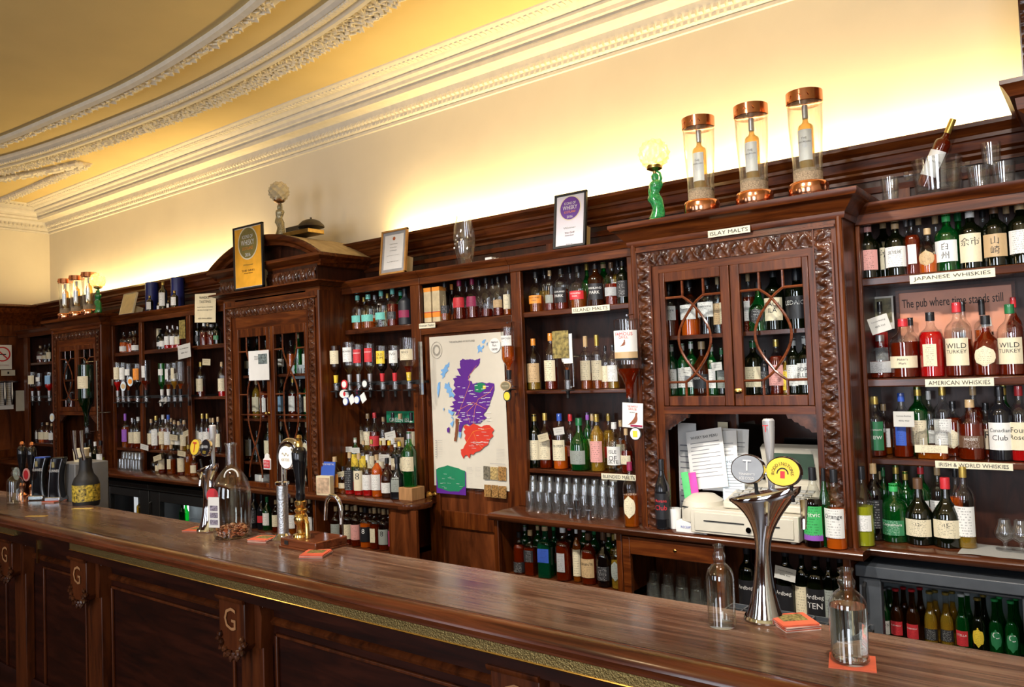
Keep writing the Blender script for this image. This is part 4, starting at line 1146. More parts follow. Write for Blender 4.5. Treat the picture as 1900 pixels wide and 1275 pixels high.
def bird(scale, ox, oz, f):
    body = [(-1.1, -.75), (-.75, -.55), (-.4, -.2), (-.05, .2), (.12, .55), (.15, .85), (.28, 1.0), (.42, .97), (.5, .86), (.44, .8), (.42, .55), (.48, .2), (.42, -.15), (.22, -.42), (-.05, -.55), (-.45, -.6)]
    return [f(ox + x * scale, oz + z * scale) for x, z in body]
A = H / r
def onlab(x, z): return wrap('w', -x, z, 1.04)
bm_ = MB(); pts = bird(.28, .0, 0, lambda x, z: onlab(x, .30 - z / A)); bm_.add(pts, [tuple(range(len(pts)))]); bm_.build('printed_bird', pbr('russet_print', (.25, .07, .03), .6), LB, smooth=0)
for s, zz, hh in (('THE', .155, .07), ('FAMOUS', .185, .25), ('GRILL', .225, .2)):
    g_ = letters(s); vs, fs, w_, h_ = g_; k = hh / h_ if w_ * hh / h_ < 1.7 else 1.7 / w_; mb = MB(); mb.add([onlab(a * k, zz - b_ * k / A) for a, b_ in vs], fs); mb.build('lettering', flat('r'), LB, smooth=0)
put('lower_label', label_mesh('w', .40, .475, 1.05), flat('t'), LB); put('lower_label', label_mesh('w', .475, .50, 1.05), flat('k'), LB)
biggy(942, 605, 700, 3.40, 25, 's', 'c', 'a6', 'wS', 'GORDON', 'upturned amber bottle in wire bracket beside the top corner of the map', 'optic measure beneath the amber bottle beside the map')
biggy(160, 676, 790, 3.18, 27, 'w', 'D', 'k5', 'cS', '', 'giant green bottle upturned on a bracket before the far glazed cabinet', 'optic measure beneath the giant green bottle')
biggy(1050, 640, 700, 3.36, 20, 'p', 'c', 'a3', 'wF', '', 'upturned clear bottle with photo card hanging in front, between island shelves', 'optic measure beneath the bottle with the photo card')
def card(name, label, cat, px0, py0, px1, py1, Y, mat, txt=(), tilt=0, th=.002, group=None, ink=None):
    """stiff card facing the room; pixel corners give its place on the plane Y"""
    a = atY(px0, py0, Y); b = atY(px1, py1, Y); w = abs(b.x - a.x); h = abs(a.z - b.z)
    t = thing(name, label, cat, ((a.x + b.x) / 2, Y, (a.z + b.z) / 2), 0, group); t.rotation_euler = (0, tilt, 0)
    s = MB().box(-w / 2, w / 2, -th / 2, th / 2, -h / 2, h / 2).build('card', mat, t)
    for tx, zf, wf, hf, mt in txt:
        lettering(tx, (0, -th / 2, zf * h), (1, 0, 0), (0, 0, 1), w * wf, mt or INK, s, height=h * hf)
    return t, w, h
cd_, w, h = card('bird_card', 'square white card with dark red bird below the very large whisky bottle', 'card', 1154, 748, 1194, 794, 3.17, PAPER, [('THE FAMOUS', .36, .5, .09, flat('r')), ('GROUSE', .25, .4, .09, flat('r')), ('THE FINEST', .12, .3, .05, None)], .05)
mb = MB(); pts = bird(h * .3, .01, -.02, lambda x, z: (x, -.0025, z)); mb.add(pts, [tuple(range(len(pts)))]); mb.build('printed_bird', pbr('russet_print', (.25, .07, .03), .6), cd_, smooth=0)
MB().box(-.01, w * .48, -.0028, -.0022, -h * .46, -h * .38).build('red_patch', flat('m'), cd_)
dsc = thing('round_badge', 'round white badge with gold centre and black rim below the bird card', 'badge', atY(1180, 805, 3.17)); MB().lathe([(0, .03), (.006, .03)], n=30, ax=(0, -1, 0)).build('rim', flat('k'), dsc)
MB().lathe([(.006, .026), (.008, .026)], n=30, ax=(0, -1, 0)).build('face', PAPER, dsc); MB().box(-.011, .011, -.010, -.008, -.014, .014).build('gold_patch', flat('y'), dsc)
for px, py, k, s, tx, lb in ((939, 716, 't', 'S', 'SPRINGBANK', 'oval bronze badge with dark lettering hanging beside the map'), (942, 735, 'k', 'y', '', 'round badge with yellow centre hanging below the bronze oval badge')):
    p = atY(px, py, 3.34); t = thing('oval_badge', lb, 'badge', p); e = MB().lathe([(0, .036 if k == 't' else .026), (.006, .036 if k == 't' else .026)], n=30, ax=(0, -1, 0)).build('rim', flat(k), t); e.scale = (1, 1, .7 if k == 't' else 1.15)
    e2 = MB().lathe([(.006, .03 if k == 't' else .02), (.008, .03 if k == 't' else .02)], n=30, ax=(0, -1, 0)).build('face', flat(s), t); e2.scale = e.scale
    if tx: lettering(tx, (0, -.0085, 0), (1, 0, 0), (0, 0, 1), .045, flat('c'), t)
# oval pink label plate and dark tap badge in front of optics
for px, py, k, s, sx, lb in ((640, 731, 'w', 'r', 1.35, 'white leaf shaped drip tag with red oval, among the optics'), (664, 727, 'k', 'm', .9, 'black hexagonal tag with dark red star, among the optics')):
    p = atY(px, py, 3.36); t = thing('hanging_tag', lb, 'tag', p)
    e = MB().lathe([(0, .036), (.004, .036)], n=6 if k == 'k' else 28, ax=(0, -1, 0)).build('plate', flat(k), t); e.scale = (sx, 1, .8)
    e = MB().lathe([(.004, .012), (.006, .012)], n=20, ax=(0, -1, 0)).build('centre_mark', flat(s), t); e.scale = (.9, 1, 1.2)
for px, py, Y, c0, ln_ in ((229, 717, 3.3, 't', 'pale round tag with tan centre on the first optics of the long bay'), (242, 708, 3.3, 'o', 'pale round tag with orange centre beside the tan centred one'), (97, 640 + 135, 3.3, 'c', 'pale round tag on the optics beyond the giant green bottle')):
    p = atY(px, py, Y); t = thing('hanging_tag', ln_, 'tag', p); e = MB().lathe([(0, .034), (.004, .034)], n=24, ax=(.3, -1, 0)).build('plate', pbr('pale_blue_card', (.62, .72, .8), .6), t); e.scale = (.8, 1, 1.2)
    MB().lathe([(.004, .022), (.006, .022)], n=20, ax=(.3, -1, 0)).build('centre_mark', flat(c0), t)
for px, py, g1 in ((642, 745, 0), (663, 742, 1)):
    p = atY(px, py, 3.35); t = thing('round_badge', 'white round badge with blue rim on the %s optic from the pedimented cabinet' % ('second' if g1 == 0 else 'third'), 'badge', p)
    MB().lathe([(0, .026), (.005, .026)], n=28, ax=(0, -1, 0)).build('rim', flat('b'), t); MB().lathe([(.005, .022), (.007, .022)], n=28, ax=(0, -1, 0)).build('face', PAPER, t)
    MB().obox((.05, .006, .012), (.02, 0, .012), (0, .002, 0), (-.012, 0, .024)).build('white_holder', PAPER, t)
# tall cartons, price tags, photo cards and leaflets on the shelves
for px in (792, 808):
    a = atY(px, 540, 3.5); t = thing('bottle_carton', 'tall cream and orange carton above the map door, the one %s' % ('beside the stile' if px < 800 else 'touching the bottles'), 'carton', (a.x, 3.53, 2.04), 0, 'cartons above the map door')
    MB().box(-.03, .03, -.03, .03, 0, .215).build('box', pbr('cream_print', (.62, .5, .3), .6, var=.2), t, bevel=.002)
    for z0, z1, k in ((.03, .06, 'o'), (.19, .215, 'o'), (.06, .064, 'r')): MB().box(-.0303, .0303, -.0303, .0303, z0, z1).build('printed_band', flat(k), t)
TAGN = 0
for px, py, Y, lb in ((1677, 778, 3.49, 'white handwritten tag leaning on the blue labelled bottle'), (1632, 602, 3.49, 'white tag under the old photograph on the american shelf'), (1830, 598, 3.56, 'small white tag behind the round shouldered american bottle'),
    (1008, 812, 3.48, 'white tag on the first cream labelled blended malts'), (1037, 800, 3.50, 'white tag on the blue stoppered blended malt'), (1457, 1065, 3.30, 'white tag on the dark islay bottle behind the chrome tap'), (660, 836, 3.44, 'white tag on a green stoppered bottle of the middle step'),
    (646, 834, 3.46, 'white tag on the red stoppered bottle of the middle step'), (724, 808, 3.5, 'white shield shaped tag over the middle step bottles'), (713, 850, 3.38, 'white tag above the orange filled bottle'), (633, 880, 3.33, 'cream tag beside the folded leaflet display'),
    (1400, 600, 3.9, ''), (342, 652, 3.42, 'large white notice hanging from the top shelf of the long bay'), (383, 616, 3.44, ''), (322, 812, 3.48, 'tilted cream tag on the lower shelf of the long bay'), (347, 804, 3.48, 'square cream tag at the shelf divider of the long bay'),
    (268, 830, 3.46, 'tall white tag at the end of the lower shelf'), (292, 850, 3.36, 'slanted yellow tag on the counter bottles below the long bay'), (337, 842, 3.36, 'white tag on the cream labelled counter bottle'), (202, 708, 3.46, 'white tag over the first bottle of the middle shelf'),
    (383, 672, 3.46, 'small cream tag on the partition of the long bay'), (322, 700, 3.38, 'white tag below the pale optics'), (303, 745, 3.38, 'pinkish tag below the green upturned bottle'), (1273, 690, 3.36, 'white wine glass shaped tag on the green bottles'), (1330, 680, 3.36, 'white tag on the lower glazed shelf beside the green bottle')):
    if not lb: continue
    big = 'notice' in lb; sz = 24 if big else (40 if px in (1677, 1632, 1457) else 20 if px > 700 else 15); sy = sz * (1.0 if big else .72)
    tl = -random.uniform(-.15, .3)
    card('price_tag', lb, 'tag', px - sz / 2, py - sy / 2, px + sz / 2, py + sy / 2, Y, pbr('tag_card', (.58, .57, .53), .7, var=.05) if 'cream' not in lb and 'yellow' not in lb else pbr('cream_tag_card', (.55, .48, .32), .7), [('Current Bottling', .2, .7, .1, None), ('40% Vol', -.1, .5, .1, None)], tl, group='price tags on the shelves')
pc_, w, h = card('photo_card', 'old black and white photograph with white border on the american shelf', 'photograph', 1614, 552, 1660, 610, 3.665, pbr('white_photo_border', (.75, .73, .65), .5), [])
MB().box(-w * .42, w * .42, -.003, -.001, -h * .3, h * .44).build('print', pbr('olive_photo', (.18, .16, .08), .4, var=.7, vs=(14, 14, 14)), pc_)
card('photo_card', 'sepia street photograph hanging from the island shelf', 'photograph', 1024, 615, 1056, 664, 3.33, pbr('sepia_photo', (.22, .17, .05), .4, var=.8, vs=(16, 16, 16)), [])
card('white_card', 'blank white card behind the hanging sepia photograph', 'card', 1044, 620, 1063, 674, 3.335, PAPER, [])
t, w, h = card('framed_poster', 'framed copper coloured poster behind the american whiskies reading a slogan', 'poster', 1668, 545, 1888, 715, 3.68, pbr('copper_poster', (.62, .25, .14), .35, var=.12, vs=(3, 3, 3)), [], 0, .006)
lettering('The pub where time stands still', (-.01, -.004, h * .37), (1, 0, 0), (0, 0, 1), w * .9, INK, t, height=h * .12)
for x0, x1, z0, z1 in ((-w / 2 - .012, -w / 2, -h / 2, h / 2), (w / 2, w / 2 + .012, -h / 2, h / 2), (-w / 2 - .012, w / 2 + .012, h / 2, h / 2 + .012)): MB().box(x0, x1, -.012, .004, z0, z1).build('frame', MH, t)
pp = MB(); rr = random.Random(3)
for i in range(14): a = rr.uniform(-.42, .4) * w; pp.box(a, a + rr.uniform(.02, .06), -.0045, -.004, -h * .3, -h * .3 + rr.uniform(.08, .17))
pp.build('printed_crowd', pbr('faded_print', (.45, .2, .13), .5, var=.3), t)
# ======================= things on the back counter and shelves =======================
def tumbler(X, Y, z, r, H, label, group, up=False, mug=False):
    key = ('tum', mug)
    if key not in BC:
        BC[key] = MB().lathe([(0, .8), (.02, .82), (.98, 1), (1, .98), (.98, .93), (.08, .74), (.07, .1)], n=20, close=True).mesh('tumbler_glass', 50)
    t = put('tumbler', BC[key], DISH); t.location = (X, Y, z + H) if not up else (X, Y, z); t.rotation_euler = (0 if up else pi, 0, 0); t.scale = (r, r, H)
    return tag(t, label, 'glass', group)
def glasses(x0, x1, n, Y, z, r, H, label, group):
    for i in range(n): tumbler(x0 + (x1 - x0) * i / (n - 1), Y + random.uniform(-.004, .004), z, r, H, label, group)
gl_ = 'upturned tumbler in the double stacked rows under the blended malts'
glasses(-2.50, -1.99, 10, 3.36, .976, .0255, .105, gl_, 'tumblers under the blended malts'); glasses(-2.53, -2.02, 10, 3.425, .976, .0255, .105, gl_, 'tumblers under the blended malts')
glasses(-2.48, -2.0, 10, 3.37, 1.082, .0245, .055, gl_, 'tumblers under the blended malts'); glasses(-2.53, -2.03, 10, 3.44, 1.082, .0245, .07, gl_, 'tumblers under the blended malts')
gl_ = 'upturned tumbler standing behind the sliding glass of the low cupboard'
glasses(-1.80, -1.45, 6, 3.40, .58, .032, .15, gl_, 'tumblers in the low cupboard'); glasses(-1.77, -1.47, 5, 3.32, .58, .034, .125, gl_, 'tumblers in the low cupboard')
gl_ = 'upturned glass in the stack at the counter under the long bay'
glasses(-7.02, -6.68, 8, 3.38, .976, .026, .10, gl_, 'glasses under the long bay'); glasses(-6.99, -6.72, 6, 3.40, 1.077, .03, .06, gl_, 'glasses under the long bay')
# spirit measures: small steel thimbles
for px, py, lb in ((1059, 967, 'steel thimble measure, first from the map door'), (1071, 948, 'steel thimble measure standing on top of two others'), (1073, 969, 'steel thimble measure in the middle of the group'), (1093, 965, 'steel thimble measure nearest the amber bottle')):
    X = xat(px, 3.29, .975, .02)
    o = MB().lathe([(0, .012), (.045, .015), (.045, .013), (.01, .010)], n=16).build('steel_measure', STEEL); o.location = (X, 3.29 if '976' else 0, .976 if 'top' not in lb else 1.022); tag(o, lb, 'measure', 'steel measures by the tumblers')
# cash drawer and till in the niche
cdw = thing('cash_drawer', 'off white metal cash drawer with slot and lock under the till', 'cash drawer', (-1.275, 3.36, .985), R(0))
MB().box(-.235, .235, -.155, .20, 0, .105).build('case', BEIGE, cdw, bevel=.004); MB().box(-.215, .215, -.160, -.154, .012, .092).build('drawer_front', BEIGE, cdw, bevel=.002)
MB().box(-.17, .01, -.163, -.159, .055, .060).build('slot', INK, cdw); MB().box(.06, .16, -.163, -.159, .055, .060).build('slot', INK, cdw)
MB().lathe([(0, .013), (.006, .012), (.006, .004)], c=(.03, -.160, .035), ax=(0, -1, 0), n=18).build('lock', CHROME, cdw)
for x in (-.2, .2): MB().lathe([(-.0095, .012), (0, .012)], c=(x, -.12, 0), n=12).build('foot', BEIGE, cdw)
till = thing('till', 'pale grey till with sloped keyboard and dim green screen behind the chrome tap', 'till', (-1.20, 3.42, 1.092))
MB().add([(-.18, -.16, 0), (.2, -.16, 0), (.2, .14, 0), (-.18, .14, 0), (-.18, -.16, .03), (.2, -.16, .03), (.2, .14, .09), (-.18, .14, .09)], [(0, 3, 2, 1), (4, 5, 6, 7), (0, 1, 5, 4), (2, 3, 7, 6), (1, 2, 6, 5), (0, 4, 7, 3)]).build('keyboard_base', BEIGE, till, bevel=.006)
s_ = MB().obox((.07, .09, .17), (.15, 0, 0), (0, .02, .008), (0, -.03, .085)).build('screen_case', BEIGE, till, bevel=.006)
MB().obox((.05, .066, .165), (.10, 0, 0), (0, .001, 0), (0, -.02, .058)).build('screen', pbr('dim_green_screen', (.05, .10, .07), .15), s_)
ky = MB()
for i in range(10):
    for j in range(4): ky.box(-.16 + i * .033, -.135 + i * .033, -.14 + j * .045, -.11 + j * .045, .036 + j * .009, .044 + j * .009)
ky.build('keypad', pbr('key_grey', (.4, .4, .38), .5), till)
pr = thing('receipt_printer', 'rounded off white receipt printer beside the leaning papers', 'printer', (-1.50, 3.33, 1.025), R(-8))
MB().lathe([(0, .095), (.05, .095), (.085, .085), (.11, .05), (.115, .0)], n=32, sq=0).build('housing', BEIGE, pr).scale = (1, 1.1, 1); MB().box(-.05, .05, -.098, -.09, .06, .065).build('paper_slot', INK, pr)
bx = thing('printer_stand', 'small white box with blue print under the receipt printer', 'box', (-1.52, 3.32, .975)); MB().box(-.075, .07, -.085, .1, 0, .048).build('box', PAPER, bx); lettering('RECEIPT ROLLS', (0, -.086, .024), (1, 0, 0), (0, 0, 1), .1, flat('b'), bx)
def sheet(name, label, cat, loc, rx, ry, rz, w, h, mat, lines=8, head=None, group=None, th=.001):
    t = thing(name, label, cat, loc, 0, group); t.rotation_euler = (rx, ry, rz)
    s = MB().box(-w / 2, w / 2, -th, th, 0, h).build('sheet', mat, t)
    mb = MB()
    for i in range(lines):
        z = h * (.78 - .65 * i / max(lines, 1)); mb.box(-w * .4, w * (.4 - .3 * random.random() * (i % 3 == 2)), -th - .0006, -th, z, z + h * .012)
    if lines: mb.build('text_line', pbr('grey_print', (.25, .25, .27), .6), s)
    if head: lettering(head, (0, -th, h * .88), (1, 0, 0), (0, 0, 1), w * .75, INK, s, height=h * .05)
    return t
for i, (x, y, z, ry, rz, w, h, hd, lb) in enumerate(((-1.50, 3.405, 1.15, -.16, -.1, .19, .27, 'WHISKY BAR MENU', 'white printed sheet with dark heading leaning on the receipt printer'),
    (-1.46, 3.43, 1.14, -.08, -.15, .19, .27, None, 'white sheet directly behind the one with the dark heading'), (-1.43, 3.46, 1.13, .04, .1, .16, .29, None, 'tall grey white booklet standing behind the leaning sheets'),
    (-1.385, 3.40, 1.10, -.03, .05, .10, .20, 'NOTES', 'small printed card with pale blue picture beside the papers'))):
    sheet('paper_sheet', lb, 'paper', (x, y, z), -.14, ry, rz, w, h, PAPER if i < 3 else pbr('pale_blue_card', (.62, .72, .8), .6), 10, hd, 'papers around the till')
for x, y, c, lb, h in ((-1.655, 3.50, PAPER, 'long white receipt strip hanging in the cabinet niche', .50), (-1.51, 3.60, CREAMP, 'yellowed note pinned in the cabinet niche behind the papers', .22)):
    sheet('receipt_strip' if h > .3 else 'pinned_note', lb, 'paper', (x, y, 1.44 - h), 0, .02, 0, .095 if h > .3 else .05, h, c, 12, None)
pc = thing('pen_cup', 'white cup holding pens in the cabinet niche', 'cup', (-1.63, 3.30, .976)); MB().lathe([(0, .026), (.09, .030), (.09, .027), (.01, .024)], n=24).build('cup', PAPER, pc)
mg = thing('glass_beaker', 'glass beaker holding green and pink slips in the cabinet niche', 'beaker', (-1.585, 3.39, .976)); MB().lathe([(0, .03), (.12, .035), (.12, .032), (.01, .028)], n=24).build('beaker', DISH, mg)
for dx, c, lb in ((-.02, (.15, .75, .25), 'bright green paper slip standing in the glass beaker'), (.018, (.95, .08, .45), 'hot pink paper slip standing in the glass beaker')):
    o = MB().obox((-1.585 + dx, 3.39, 1.12), (.018, 0, .003), (0, .001, 0), (-.012, 0, .10)).build('paper_slip', pbr('slip_' + ('green' if c[1] > .5 else 'pink'), c, .6), None); tag(o, lb, 'paper slip')
# cloth and stemmed nosing glasses on the right counter
cl = MB().grid(14, 6, lambda a, b: (-.50 + .62 * a, 3.34 + .20 * b + .01 * sin(a * 9), .9775 + .0015 * sin(a * 23 + b * 7))).build('bar_cloth', pbr('grey_bar_cloth', (.36, .36, .34), .9, var=.1, vs=(90, 90, 90)), None); tag(cl, 'grey woven bar cloth laid on the counter under the nosing glasses', 'cloth')
def lathe_thing(name, label, cat, loc, prof, mat, n=32, group=None):
    o = MB().lathe(prof, n=n).build(name, mat); o.location = loc; return tag(o, label, cat, group)
NG = [(0, .032), (.004, .032), (.012, .008), (.02, .006), (.032, .01), (.045, .030), (.06, .036), (.075, .033), (.095, .024), (.115, .021), (.1155, .019), (.095, .022), (.07, .031), (.05, .027), (.036, .006)]
for px, lb in ((1863, 'tulip nosing glass on the grey cloth, first past the clear white labelled bottle'), (1893, 'tulip nosing glass at the edge of the grey cloth')):
    lathe_thing('nosing_glass', lb, 'glass', (xat(px, 3.47, .98), 3.47, .9805), NG, DISH, group='nosing glasses')
# map of distilleries on the door
W0 = atY(797, 626, 3.478); W1 = atY(945, 912, 3.478); mw_, mh = W1.x - W0.x, W0.z - W1.z
mp_ = thing('wall_map', 'large cream map of scottish distilleries hanging on the mahogany door', 'map', ((W0.x + W1.x) / 2, 3.478, (W0.z + W1.z) / 2))
MB().grid(10, 16, lambda a, b: ((a - .5) * mw_, .003 * sin(b * 5 + a) , (b - .5) * mh)).build('sheet', pbr('map_paper', (.66, .61, .51), .55, var=.02), mp_)
Y0 = -.0052
def M(px, py):   # position on the sheet from its drawn place (148 x 286 sheet)
    p = atY(px, py, 3.478); return ((p.x - (W0.x + W1.x) / 2), (p.z - (W0.z + W1.z) / 2))
def shape(name, pts, mat, dy=0, jag=0, parent=None):
    P = [M(*p) for p in pts]
    if jag:
        rr = random.Random(len(pts)); Q = []
        for i, p in enumerate(P):
            q0 = P[(i + 1) % len(P)]
            for k in range(4):
                t = k / 4; Q.append((p[0] + (q0[0] - p[0]) * t + (rr.uniform(-jag, jag) if k else 0), p[1] + (q0[1] - p[1]) * t + (rr.uniform(-jag, jag) if k else 0)))
        P = Q
    from mathutils.geometry import tessellate_polygon
    V3 = [Vector((x, z, 0)) for x, z in P]; me = bpy.data.meshes.new(name); me.from_pydata([(x, Y0 + dy, z) for x, z in P], [], [tuple(f) for f in tessellate_polygon([V3])]); me.update()
    return put(name, me, mat, parent or mp_)
ZZ = lambda l: [(760 + x / 3.355, 580 + y / 3.355) for x, y in l]
PUR, RED, BLU, GRN, BRN = pbr('map_purple', (.10, .015, .25), .5, var=.05), pbr('map_red', (.62, .04, .02), .5, var=.05), pbr('map_blue', (.18, .4, .72), .5), pbr('map_green', (.01, .2, .09), .5, var=.05), pbr('map_brown', (.2, .06, .02), .5)
shape('printed_highlands', ZZ([(318, 300), (335, 288), (352, 294), (380, 290), (410, 297), (443, 284), (441, 312), (428, 335), (408, 350), (392, 372), (376, 384), (380, 402), (366, 420), (390, 428), (398, 446), (420, 436), (450, 434), (480, 440), (505, 436), (530, 442), (532, 480), (522, 512), (508, 545), (500, 580), (480, 612), (460, 636), (486, 656), (462, 668), (440, 690), (400, 688), (378, 704), (360, 690), (338, 700), (322, 744), (308, 738), (312, 700), (322, 668), (300, 652), (318, 632), (284, 640), (300, 618), (262, 612), (284, 596), (252, 584), (280, 574), (268, 556), (292, 548), (276, 530), (290, 512), (272, 490), (290, 470), (276, 452), (284, 430), (272, 412), (300, 404), (284, 392), (322, 396), (310, 372), (298, 350), (322, 346), (316, 322)]), PUR, 0, .0018)
shape('printed_lowlands', ZZ([(338, 712), (352, 700), (372, 708), (400, 692), (430, 702), (450, 712), (470, 702), (500, 700), (516, 716), (530, 728), (516, 750), (524, 768), (500, 790), (492, 820), (466, 838), (440, 862), (418, 866), (400, 884), (384, 880), (375, 906), (360, 888), (345, 892), (338, 910), (324, 880), (322, 852), (338, 846), (346, 826), (358, 806), (346, 784), (352, 764), (340, 742), (350, 728)]), RED, 0, .0015)
for k, l in enumerate(([(225, 330), (238, 322), (252, 308), (250, 335), (240, 345), (244, 362), (225, 378), (222, 398), (205, 412), (208, 392), (194, 384), (208, 372), (196, 358), (214, 350)], [(180, 440), (195, 432), (188, 490), (180, 540), (175, 500)], [(225, 440), (238, 446), (250, 432), (254, 462), (270, 478), (262, 492), (282, 512), (280, 532), (262, 518), (250, 526), (248, 500), (232, 496), (236, 478), (218, 470)], [(245, 600), (280, 620), (270, 640), (245, 625)],
    [(424, 212), (440, 198), (446, 216), (462, 202), (468, 214), (450, 228), (456, 246), (438, 240), (424, 262), (430, 236)], [(452, 182), (466, 170), (478, 164), (470, 190), (458, 192)], [(150 + 60, 600), (222, 592), (214, 612)], [(480, 196), (492, 184), (484, 208)], [(262, 655), (270, 640), (276, 668)], [(310, 740), (325, 745), (320, 780), (308, 775)], [(255, 690), (278, 670), (270, 710), (258, 700)], [(235, 720), (250, 712), (250, 745), (238, 748)])):
    shape('printed_island', ZZ(l), BLU if k != 11 else PUR, 0, .003)
shape('printed_peninsula', ZZ([(290, 660), (312, 665), (305, 720), (295, 800), (280, 800), (288, 740)]), BRN, -.0004, .002)
shape('printed_region', ZZ([(408, 450), (440, 435), (475, 445), (470, 480), (440, 500), (408, 490)]), GRN, -.0005, .002); shape('printed_spot', ZZ([(460, 455), (478, 455), (478, 475), (460, 475)]), flat('y'), -.0008)
ins = shape('printed_inset', ZZ([(168, 975), (352, 990), (355, 1138), (172, 1122)]), PUR, 0); shape('inset_region', ZZ([(170, 975), (240, 950), (300, 968), (350, 985), (350, 1080), (310, 1115), (240, 1110), (180, 1090)]), GRN, -.0006, .003, ins)
for a, b, c, d in ((463, 955, 503, 1040), (506, 960, 552, 1042), (555, 958, 605, 1048), (468, 1070, 510, 1148), (513, 1073, 555, 1153), (558, 1078, 606, 1158)):
    shape('printed_photo', ZZ([(a, b), (c, b + 3), (c, d), (a, d - 2)]), pbr('map_photo_%d' % (a % 3), [(.3, .16, .05), (.16, .14, .1), (.42, .3, .12)][a % 3], .4, var=.7, vs=(40, 40, 40)))
rd = MB(); rr = random.Random(5)
def onm(x, y): p = M(760 + x / 3.355, 580 + y / 3.355); return p
for l in ([(300, 650), (350, 520), (380, 440), (370, 400), (420, 330)], [(400, 690), (410, 600), (430, 540), (500, 500), (525, 460)], [(345, 830), (400, 740), (450, 730), (510, 720)], [(400, 740), (420, 800), (460, 850)], [(320, 600), (400, 560), (480, 600)], [(380, 690), (360, 620), (420, 560)]):
    for (a, b), (c, d) in zip(l, l[1:]):
        p, q0 = onm(a, b), onm(c, d); dx, dz = q0[0] - p[0], q0[1] - p[1]; L = math.hypot(dx, dz); nx, nz = -dz / L * .0009, dx / L * .0009
        rd.add([(p[0] + nx, Y0 - .001, p[1] + nz), (q0[0] + nx, Y0 - .001, q0[1] + nz), (q0[0] - nx, Y0 - .001, q0[1] - nz), (p[0] - nx, Y0 - .001, p[1] - nz)], [(0, 1, 2, 3)])
rd.build('printed_road', flat('o'), mp_, smooth=0)
nm = MB()
def dash(x, y, w_, h_=2.6):
    a, b = onm(x, y), onm(x + w_, y + h_); nm.add([(a[0], Y0 - .0014, a[1]), (b[0], Y0 - .0014, a[1]), (b[0], Y0 - .0014, b[1]), (a[0], Y0 - .0014, b[1])], [(0, 1, 2, 3)])
for i in range(46): dash(rr.uniform(300, 490), rr.uniform(450, 680), rr.uniform(14, 34))
for i in range(22): dash(rr.uniform(350, 490), rr.uniform(720, 850), rr.uniform(14, 34))
for i in range(12): dash(rr.uniform(190, 320), rr.uniform(1000, 1100), rr.uniform(14, 28))
nm.build('place_name_print', PAPER, mp_, smooth=0)
nm = MB()
for c0, c1 in ((360, 405), (412, 458)):
    for y in range(962, 1140, 9): dash(c0, y, c1 - c0 - rr.uniform(0, 12), 3)
for y in range(850, 930, 9): dash(545, y, 50, 3)
for y in range(795, 895, 14): dash(165, y, 8, 5); dash(178, y, 30, 2)
for y in range(940, 945, 9): dash(505, y, 95, 3)
nm.build('small_print', pbr('grey_print', (.25, .25, .27), .6), mp_, smooth=0)
a = M(858, 633.5); lettering('THE DISTILLERIES OF SCOTLAND', (a[0], Y0, a[1]), (1, 0, 0), (0, 0, 1), .20, INK, mp_)
a = M(811, 650)
for r0, r1, k in ((.048, .051, 0), (.022, .034, 1)):
    n = 36; MB().add([(a[0] + r_ * cos(2 * pi * i / n) * .9, Y0 - .0003, a[1] + r_ * sin(2 * pi * i / n)) for r_ in (r0, r1) for i in range(n)], [(i, (i + 1) % n, n + (i + 1) % n, n + i) for i in range(n)]).build('printed_seal', pbr('seal_grey', (.32, .29, .24), .6, var=.5, vs=(90, 90, 90)), mp_, smooth=0)
a = M(918, 641); b = thing('round_sticker', 'round white sticker with black lettering at the top corner of the map', 'sticker', atY(918, 641, 3.470))
MB().lathe([(0, .042), (.001, .042)], n=32, ax=(0, -1, 0)).build('disc', PAPER, b); lettering('Highland', (0, -.001, .018), (1, 0, 0), (0, 0, 1), .05, INK, b); lettering('Park', (0, -.001, 0), (1, 0, 0), (0, 0, 1), .03, INK, b); lettering('ORKNEY', (0, -.001, -.022), (1, 0, 0), (0, 0, 1), .045, INK, b, height=.012)
# leaflet display, wooden block, green banner, street sign
lf_ = thing('leaflet_display', 'folded leaflet display with blue header and tan picture beside the malts bottles', 'leaflet display', (xat(603, 3.245, .975), 3.245, .975), R(12))
MB().box(-.055, .055, -.02, .02, 0, .12).build('holder', CREAMP, lf_); MB().obox((0, .03, .13), (.055, 0, 0), (0, .002, 0), (0, .012, .075)).build('header_card', flat('b'), lf_); MB().box(-.05, .05, -.0215, -.02, .01, .11).build('picture', pbr('tan_picture', (.6, .42, .28), .5, var=.4, vs=(12, 12, 12)), lf_)
lettering('THE MALT WHISKY TRAIL', (0, .036, .19), (1, 0, 0), (0, -.16, .98), .095, PAPER, lf_, height=.012)
wb = MB().box(-.055, .055, -.055, .055, 0, .075).build('wooden_block', pbr('light_oak', (.42, .22, .09), .6, var=.2, vs=(20, 20, 3)), None, bevel=.002); wb.location = (xat(764, 3.36, .975, .03), 3.36, .975); tag(wb, 'square block of pale wood at the counter end below a green bottle', 'wooden block')
bottle(wb.location.x - .008, 3.36, 1.05, .044, .33, 's', 'g', '-', 'cU', 's', '', 'large green bottle with cream label standing on the pale wooden block', 'bottles on the back counter')
card('green_banner', 'small green and yellow banner with white letters behind the optics', 'banner', 717, 763, 771, 785, 3.66, pbr('banner_green', (.01, .25, .12), .5), [('GREEN ISLE', -.25, .8, .35, PAPER)])
card('street_plate', 'pale blue metal plate with black capitals inside the tall glazed cabinet', 'plate', 541, 678, 574, 702, 3.40, pbr('pale_blue_plate', (.45, .52, .56), .4), [('SILLE', 0, .7, .5, None)])
t, w, h = card('notice_card', 'white notice card with small photograph behind the tall cabinet door', 'notice', 461, 652, 500, 705, 3.262, PAPER, [('House of', .3, .4, .06, None), ('SCOTLAND', .22, .4, .06, None)])
